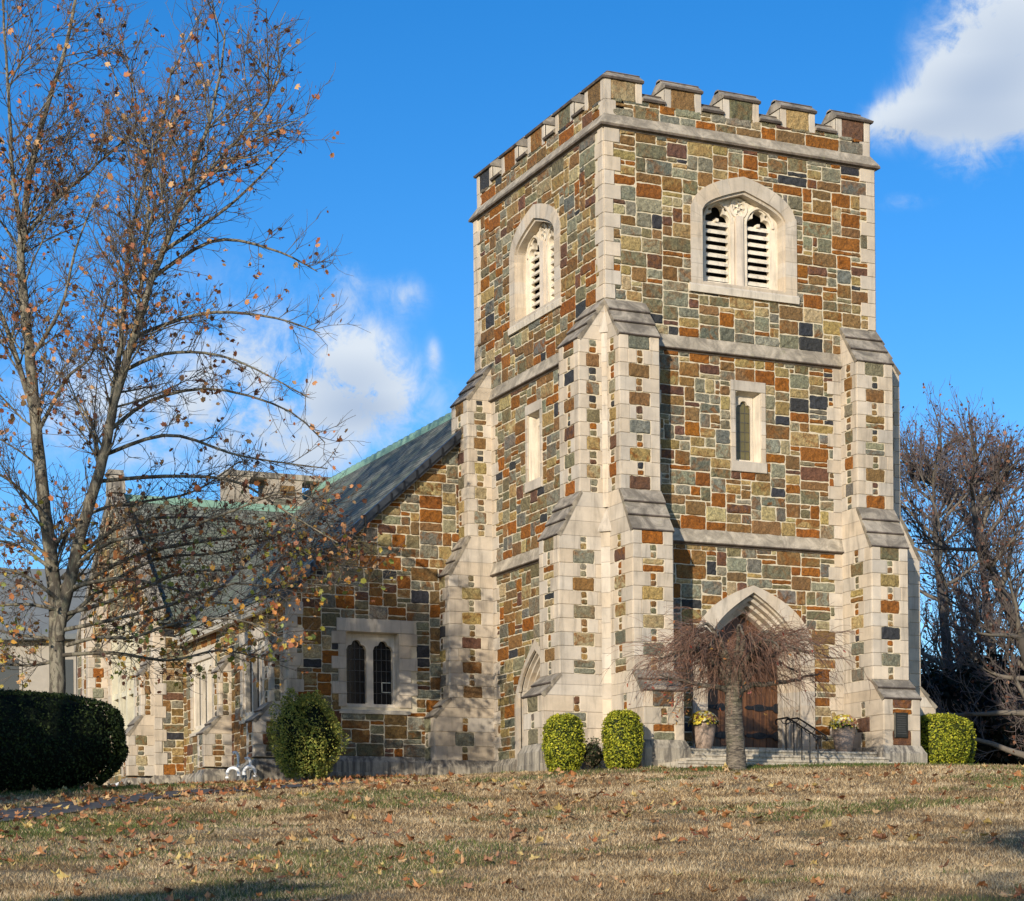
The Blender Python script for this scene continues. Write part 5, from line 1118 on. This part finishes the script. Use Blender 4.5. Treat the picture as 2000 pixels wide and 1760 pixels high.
def sycamore():
    G = Grow(5); r = G.r; tree = empty('sycamore_tree', (-12.36, 2.82, -.4), 'tall nearly bare sycamore with two pale stems and rusty leaves behind the hedge', 'tree')
    main, twig, tips = [], [], []
    for P, a, b in STEMS:
        S = spline(P, 4 * len(P)); S = S + r.normal(0, .012, S.shape); main.append((S, np.linspace(a, b, len(S)), BK[1] if a > .1 else BK[0]))
    l1 = []
    for P in LAT: S = spline(P, 14); l1.append((S, .05, .012))
    for si, (P, a, b) in enumerate(STEMS):
        S = np.array(P); n = (44, 16, 22, 16, 40, 22, 17, 18)[si]
        for j in range(n):
            t = r.uniform(.22 if si in (0, 4) else .08, 1.0); p, tg = at(S, t); hf = (p[2] - 1) / 16
            L_ = r.uniform(1.2, 3.0) * (1.15 - .55 * hf); d = G.side(tg, r.uniform(.6, 1.2), .15); 
            Q = G.curve(p, d, L_, .22 * hf - .02, 7, .09); l1.append((Q, .03 * (1.2 - .7 * hf), .008))
    for S, a, b in l1: main.append((S, np.linspace(a, b, len(S)), BK[2] if a < .045 else BK[3]))
    l2 = []
    for S, a, b in l1:
        L_ = np.linalg.norm(np.diff(S, axis=0), axis=1).sum(); zz = S[:, 2].mean(); n = int(L_ * (7.6 if zz < 6.5 else (4.0 if zz < 11 else 2.7))) + 4
        for j in range(n):
            t = r.uniform(.12, 1.0); p, tg = at(S, t); hf = np.clip((p[2] - 2) / 14, 0, 1); d = G.side(tg, r.uniform(.5, 1.25), .2)
            l2.append(G.curve(p, d, r.uniform(.5, 1.35) * (1.15 - .4 * t), .22 * hf + .02, 5, .17))
    tw = [(.115, .097, .074), (.145, .12, .09), (.085, .072, .056)]
    for Q in l2:
        twig.append((Q, np.linspace(.0105, .005, 5), tw[r.integers(3)]))
        for j in range(r.integers(4, 8)):
            p, tg = at(Q, r.uniform(.2, 1)); d = G.side(tg, r.uniform(.4, 1.15), .3); q = G.curve(p, d, r.uniform(.18, .6), .4, 4, .17); twig.append((q, np.linspace(.006, .0036, 4), tw[r.integers(3)])); tips.append(q[-1]); tips.append(q[2])
    tube_obj('trunk', main[:1] + main[4:5], M['sycbark'], tree, 14); tube_obj('branches', main[1:4] + main[5:], M['sycbark'], tree, 7); tube_obj('twigs', twig, M['twig'], tree, 3)
    tips = np.array(tips); low = np.clip((6.5 - tips[:, 2]) / 4.0, 0, 1); pr = .11 + .34 * low + .14 * (fbm(tips[:, 0] * .9 + 30, tips[:, 2] * .9) > .50); pk = r.random(len(tips)) < np.minimum(pr * 1.05, .6); C = tips[pk]; lw = low[pk]; n = len(C)
    warm = np.array([(.46, .17, .055), (.56, .26, .10), (.30, .10, .04), (.15, .065, .035), (.60, .36, .16)]); gold = np.array([(.58, .31, .05), (.34, .33, .06), (.24, .29, .06), (.54, .22, .06), (.48, .38, .07)])
    cols = np.where((r.random(n) < lw * .75)[:, None], gold[r.integers(0, 5, n)], warm[r.integers(0, 5, n)])
    v, f, c = leaf_cards(C + r.normal(0, .05, C.shape) - np.array([0, 0, .05]), r.normal(0, 1, (n, 3)) + np.array([-.3, -.3, .2]), r.uniform(.06, .19, n), cols, r); npmesh('leaves', v, f, c, M['leaf'], tree)
    return tree
sycamore()
# --- the weeping cherry before the door
def cherry():
    r = np.random.default_rng(9); G = Grow(9); bx, by = 1.05, -4.0; bz = gz1(bx, by); o = empty('weeping_cherry', (bx, by, bz), 'small bare weeping cherry, its drooping reddish twigs hanging before the church door', 'tree')
    P = spline([(bx + .03, by, bz - .15), (bx + .02, by, bz + .05), (bx, by, bz + .55), (bx - .02, by + .02, bz + 1.1), (bx - .03, by, bz + 1.6), (bx, by, bz + 1.85)], 26)
    rad = np.interp(np.linspace(0, 1, 26), [0, .1, .3, .6, .8, .93, 1], [.30, .235, .215, .19, .185, .25, .19]); br = [(P, rad * (1 + r.normal(0, .02, 26)), (.10, .085, .065))]
    tube_obj('trunk', br, M['cherrybark'], o, 18); top = np.array([bx, by, bz + 1.75]); limbs = []; tw = []; cc = [(.20, .105, .068), (.15, .082, .055), (.26, .145, .092), (.10, .06, .043)]
    for i in range(26):
        a = i * 2.399 + r.uniform(-.2, .2); R = r.uniform(.7, 2.35); rise = r.uniform(.75, 1.35) * (1.12 - .22 * R) + .28; c, s = math.cos(a), math.sin(a)
        pts = [top, top + np.array([c * R * .25, s * R * .25, rise * .6]), top + np.array([c * R * .6, s * R * .6, rise]), top + np.array([c * R, s * R, rise * .72])]
        if i in (0, 9): pts = [top, top + np.array([.6 * (1 if i else -1), -.1, .12]), top + np.array([1.3 * (1 if i else -1), -.2, .22]), top + np.array([2.0 * (1 if i else -1), -.3, .35])]
        S = spline(pts, 16) + np.cumsum(r.normal(0, .022, (16, 3)), 0); limbs.append((S, np.linspace(.08, .015, 16), cc[3]))
    tube_obj('limbs', limbs, M['cherrybark'], o, 7); tips = []
    for S, _, _ in limbs:
        for j in range(30):
            p, tg = at(S, r.uniform(.2, 1)); out = unit(np.array([p[0] - bx, p[1] - by, 0]) + r.normal(0, .35, 3) * np.array([1, 1, 0])); L_ = r.uniform(.35, 1.2) * (1.5 if r.random() < .12 else 1)
            d = unit(out * r.uniform(.5, 1.1) + np.array([0, 0, r.uniform(.0, .95)])); Q = G.curve(p, d, L_, -r.uniform(.9, 2.3), 7, .13); tw.append((Q, np.linspace(.0075, .003, 7), cc[r.integers(4)]))
            for q in range(3): a_, t_ = at(Q, r.uniform(.25, .95)); q2 = G.curve(a_, G.side(t_, r.uniform(.3, .8)), r.uniform(.25, .6), -1.8, 5, .14); tw.append((q2, np.linspace(.005, .0026, 5), cc[r.integers(4)])); tips.append(q2[-1])
    for i in range(14): a = r.uniform(0, 6.28); Q = G.curve(top + np.array([math.cos(a) * 1.6, math.sin(a) * 1.6, .9]), np.array([math.cos(a), math.sin(a), .9]), 1.3, -.9, 7, .1); tw.append((Q, np.linspace(.006, .003, 7), cc[2]))
    tube_obj('twigs', tw, M['twig'], o, 3); tips = np.array(tips); rn = fbm(tips[:, 0] * 1.5, tips[:, 1] * 1.5 + 8); pk = r.random(len(tips)) < np.where(rn > .52, .075, .02); C = tips[pk]; n = len(C)
    # a hanging cluster of orange leaves at the left
    C = np.concatenate([C, np.array([bx - 1.45, by + .2, bz + 1.35]) + r.normal(0, 1, (34, 3)) * np.array([.16, .16, .22])]); n = len(C); cl = np.array([(.42, .16, .04), (.30, .05, .03), (.48, .27, .07), (.34, .10, .04)])[r.integers(0, 4, n)]
    v, f, c = leaf_cards(C, r.normal(0, 1, (n, 3)) * np.array([1, 1, .4]), r.uniform(.06, .11, n), cl, r, 'long'); npmesh('leaves', v, f, c, M['leaf'], o)
cherry()
# --- clipped evergreens: leaf cards over a solid core
def clipped(name, label, cat, group, centre, sx, sy, h, nleaf, size, pal, seed, power=2.6, lump=.03, core=(.02, .03, .008), bottom=.75, loose=0.0, rnd=.75):
    r = np.random.default_rng(seed); cx, cy, cz = centre; o = empty(name, centre, label, cat, group)
    d = r.normal(0, 1, (nleaf, 3)); d /= np.linalg.norm(d, axis=1, keepdims=True); d[:, 2] = np.where(d[:, 2] < -.75, -d[:, 2], d[:, 2])
    def surf(d):
        q = (np.abs(d) ** power).sum(1) ** (-1 / power); p = d * q[:, None]; z = p[:, 2] * .5 + .5
        k = bottom + (1 - bottom) * np.clip(z * 2.2, 0, 1); lum = 1 + lump * (fbm(d[:, 0] * 3 + 20 + d[:, 2] * 2, d[:, 1] * 3 + 9, 3) - .45) * 4
        return np.stack([cx + p[:, 0] * sx * k * lum, cy + p[:, 1] * sy * k * lum, cz + z * h * (1 + (lum - 1) * .6)], 1)
    P = surf(d); P += r.normal(0, 1, P.shape) * size * .25 - d * (r.random((nleaf, 1)) ** 2 * size * (1.2 + loose * 8))
    pal = np.array(pal); cols = pal[r.integers(0, len(pal), nleaf)] * (r.random((nleaf, 1)) * .6 + .7)
    v, f, c = leaf_cards(P, d + r.normal(0, rnd, d.shape), size * r.uniform(.7, 1.3, nleaf), cols, r, 'leaf'); npmesh('foliage', v, f, c, M['evergreen'], o)
    nu, nv = 28, 14; th = np.linspace(0, 2 * np.pi, nu, endpoint=False); ph = np.linspace(-1.52, 1.52, nv); T, Pp = np.meshgrid(th, ph); dd = np.stack([np.cos(T) * np.cos(Pp), np.sin(T) * np.cos(Pp), np.sin(Pp)], -1).reshape(-1, 3)
    S = surf(dd); S = np.array(centre) + (S - np.array([cx, cy, cz + h * .5])) * (.93 - loose) + np.array([0, 0, h * .5]); ii = np.arange(nu * nv).reshape(nv, nu)
    Fq = np.stack([ii[:-1], np.roll(ii[:-1], -1, 1), np.roll(ii[1:], -1, 1), ii[1:]], -1).reshape(-1, 4); npmesh('inner_growth', S, Fq, np.tile(np.array([core]), (len(Fq), 1)), M['evergreen'], o, True)
    return o
YG = [(.40, .40, .030), (.30, .32, .026), (.48, .45, .045), (.20, .23, .022), (.14, .17, .02)]
def base(x, y): return (x, y, gz1(x, y) - .04)
clipped('boxwood_shrub', 'clipped yellow green shrub left of its twin, against the left buttress plinth', 'shrub', 'clipped shrubs beside the tower', base(-1.98, -1.60), .40, .40, 1.30, 7500, .055, YG, 1, 4.2, .03, (.02, .03, .008), .86)
clipped('boxwood_shrub', 'clipped yellow green shrub standing between its twin and the near front buttress', 'shrub', 'clipped shrubs beside the tower', base(-.78, -2.15), .40, .40, 1.33, 7500, .055, YG, 2, 4.0, .03, (.02, .03, .008), .88)
clipped('boxwood_shrub', 'broad boxy yellow shrub right of the plaque buttress', 'shrub', 'clipped shrubs beside the tower', base(9.15, -.35), .68, .6, 1.36, 9000, .06, YG, 3, 4.0, .03, (.04, .05, .01), .95)
clipped('boxwood_shrub', 'yellow shrub showing as a narrow strip behind the broad boxy one', 'shrub', 'clipped shrubs beside the tower', base(10.0, .25), .5, .5, 1.36, 6000, .06, YG, 4, 4.0, .03, (.04, .05, .01), .95)
HG = [(.018, .030, .009), (.030, .048, .012), (.046, .066, .016), (.020, .034, .013)]
clipped('yew_hedge', 'big dark green clipped hedge with a rounded top at the left', 'hedge', None, base(-15.87, -1.07), 3.95, 1.35, 2.18, 60000, .06, HG, 6, 5.0, .02, (.006, .010, .004), .86)
BG_ = [(.19, .24, .055), (.31, .34, .07), (.43, .42, .095), (.12, .17, .042), (.5, .46, .11)]
clipped('holly_bush', 'loose round green bush at the left corner of the nave front', 'bush', None, base(-5.75, 5.2), .86, .74, 2.05, 13000, .058, BG_, 8, 2.9, .22, (.012, .018, .006), .66, .16, 3.0)
clipped('rose_bush', 'small straggly dark bush between the two clipped shrubs', 'bush', None, base(-1.32, -1.75), .30, .24, .70, 900, .05, [(.05, .07, .025), (.09, .07, .04), (.14, .10, .06), (.04, .055, .02)], 10, 2.0, .3, (.012, .014, .006), .8, .25)
# --- bare oaks beyond the tower
def bare_tree(x, y, z, h, trunk_r, lean, seed, label, nleaf, dens=1.0, low=.22, group='bare trees right of the tower'):
    G = Grow(seed); r = G.r; o = empty('oak_tree', (x, y, z), label, 'tree', group); p0 = np.array([x, y, z - .3])
    tr = spline([p0, p0 + [lean[0] * .1, lean[1] * .1, h * .2], p0 + [lean[0] * .4, lean[1] * .4, h * .45], p0 + [lean[0], lean[1], h * .8], p0 + [lean[0] * 1.1, lean[1] * 1.1, h * .98]], 20)
    main = [(tr, np.linspace(trunk_r, .03, 20), (.06, .05, .04))]; l1 = []; l2 = []; tw = []; tips = []
    for j in range(26):
        t = r.uniform(low, .97); p, tg = at(tr, t); L_ = h * r.uniform(.22, .46) * (1.2 - .75 * t); d = G.side(tg, r.uniform(.7, 1.25), .15); l1.append((G.curve(p, d, L_, .09, 9, .13), trunk_r * .42 * (1.1 - .8 * t)))
    for S, a in l1:
        main.append((S, np.linspace(a, .02, len(S)), (.14, .118, .09)))
        for j in range(int(13 * dens)):
            p, tg = at(S, r.uniform(.15, 1)); l2.append(G.curve(p, G.side(tg, r.uniform(.4, 1.0), .3), h * r.uniform(.06, .15), .2, 6, .16))
    for Q in l2:
        main.append((Q, np.linspace(.032, .013, 6), (.075, .06, .048)))
        for j in range(int(7 * dens)):
            p, tg = at(Q, r.uniform(.15, 1)); q = G.curve(p, G.side(tg, r.uniform(.35, .9), .35), h * r.uniform(.03, .085), .5, 5, .15); tw.append((q, np.linspace(.014, .006, 5), (.13, .10, .09))); tips.append(q[-1])
            for m_ in range(2): p, tg = at(q, r.uniform(.3, 1)); tw.append((G.curve(p, G.side(tg, .6, .4), h * r.uniform(.018, .045), .6, 4, .12), np.linspace(.009, .005, 4), (.15, .12, .11)))
    tube_obj('trunk', main[:1], M['bark'], o, 12); tube_obj('branches', main[1:], M['bark'], o, 5); tube_obj('twigs', tw, M['twig'], o, 3)
    tips = np.array(tips); w = fbm(tips[:, 0] * .35 + 11, tips[:, 2] * .45 + seed, 3) + np.clip((z + h * .5 - tips[:, 2]) / h, -.3, .4) * .6; idx = np.argsort(-w + r.normal(0, .05, len(w)))[:nleaf * 2]; C = tips[idx]; n = len(C)
    cl = np.array([(.22, .08, .04), (.14, .065, .04), (.30, .14, .07), (.09, .045, .03)])[r.integers(0, 4, n)]
    v, f, c = leaf_cards(C + r.normal(0, .1, C.shape), r.normal(0, 1, (n, 3)), r.uniform(.09, .17, n), cl, r); npmesh('leaves', v, f, c, M['leaf'], o)
bare_tree(27.5, 23.5, .3, 13.6, .38, (-.5, .5), 21, 'bare dark limbed oak close beside the right edge of the tower', 700, .85)
bare_tree(24.9, 14.2, 0.3, 11.6, .42, (-2.5, 1.0), 22, 'bare oak with thick pale limbs at the right edge of the photo', 900, .8, .15)
bare_tree(34.0, 29.0, .3, 15.0, .40, (-1, 0), 23, 'taller bare oak farther back between the other two', 600, .8)
UG = [(.010, .014, .007), (.018, .022, .010), (.03, .024, .014), (.05, .03, .02), (.012, .018, .009)]
for i, (x, y, sx, sy, h, lb) in enumerate(((23.2, 19.5, 2.6, 2.2, 4.6, 'dark evergreen thicket just right of the yellow shrubs'), (27.5, 20.5, 3.4, 2.4, 5.6, 'dark evergreen thicket under the oaks at the right edge'), (30, 30, 5, 3, 6.5, 'dim evergreen thicket far behind beneath the oaks'))):
    clipped('evergreen_thicket', lb, 'thicket', 'dark thickets under the oaks', (x, y, .1), sx, sy, h, 5200, .24, UG, 60 + i, 2.2, .25, (.006, .007, .004), .9, .16)
# --- far left: neighbouring house and a fir
hs_ = empty('neighbour_house', (-9, 48, 0), 'pale house with a blue grey slate roof glimpsed behind the sycamore trunk', 'house')
FH = Fr((-15.5, 43.5, 0), (.909, -.416, 0), (-.416, -.909, 0)); mb = MB(); box(mb, FH, 0, 13.5, -.5, 7.4, -7, 0); mb.build('wall', M['stucco'], hs_)
mb = MB(); extrude(mb, FH, [(.6, 7.2), (.65, 7.4), (-3.5, 10.6), (-7.6, 7.4), (-7.6, 7.2)], -.5, 14, (.1, .12, .12)); mb.build('roof', M['farroof'], hs_)
for i in range(6):
    mb = MB(); bbox(mb, FH, .9 + i * 2.15, 2.0 + i * 2.15, 4.8, 6.6, -.05, .06, (.6, .6, .55)); w_ = mb.build('window', M['stucco'], hs_)
    mb = MB(); box(mb, FH, 1.02 + i * 2.15, 1.88 + i * 2.15, 4.95, 6.45, .0, .08); mb.build('pane', M['bluepaint'] if i == 3 else M['glass'], w_)
clipped('fir_tree', 'dark green fir crown at the far left beyond the sycamore', 'tree', None, (-8.6, 55, 0), 3.8, 3.8, 14.2, 6000, .4, [(.02, .04, .018), (.03, .055, .02), (.015, .03, .015)], 71, 1.6, .3, (.008, .012, .006), 1.0, .15)

# --- trees beside and behind the camera whose shade falls on the hedge and the near lawn
clipped('spruce_tree', 'dense dark spruce left of the lawn that shades the hedge', 'tree', None, (-27.5, -14.2, gz1(-27.5, -14.2)), 4.3, 3.2, 7.35, 12000, .26, [(.02, .04, .018), (.03, .055, .02)], 81, 2.4, .3, (.008, .012, .006), 1.0, .12)
clipped('spruce_tree', 'dark spruce behind the photographer whose tip shades the lawn edge', 'tree', None, (-37.0, -46.2, gz1(-37.0, -46.2)), 2.0, 1.9, 9.75, 5000, .3, [(.02, .04, .018), (.03, .055, .02)], 82, 2.0, .25, (.008, .012, .006), 1.0, .1)
bare_tree(-21.5, -10.6, gz1(-21.5, -10.6), 13.6, .26, (.4, .2), 91, 'bare oak left of the path whose twigs dapple the nave wall with shade', 900, .9, .50, None)
bare_tree(-28.5, -47.0, gz1(-28.5, -47.0), 12.0, .30, (.4, .2), 92, 'bare oak behind the photographer shading the near lawn', 900, .9, .25, None)
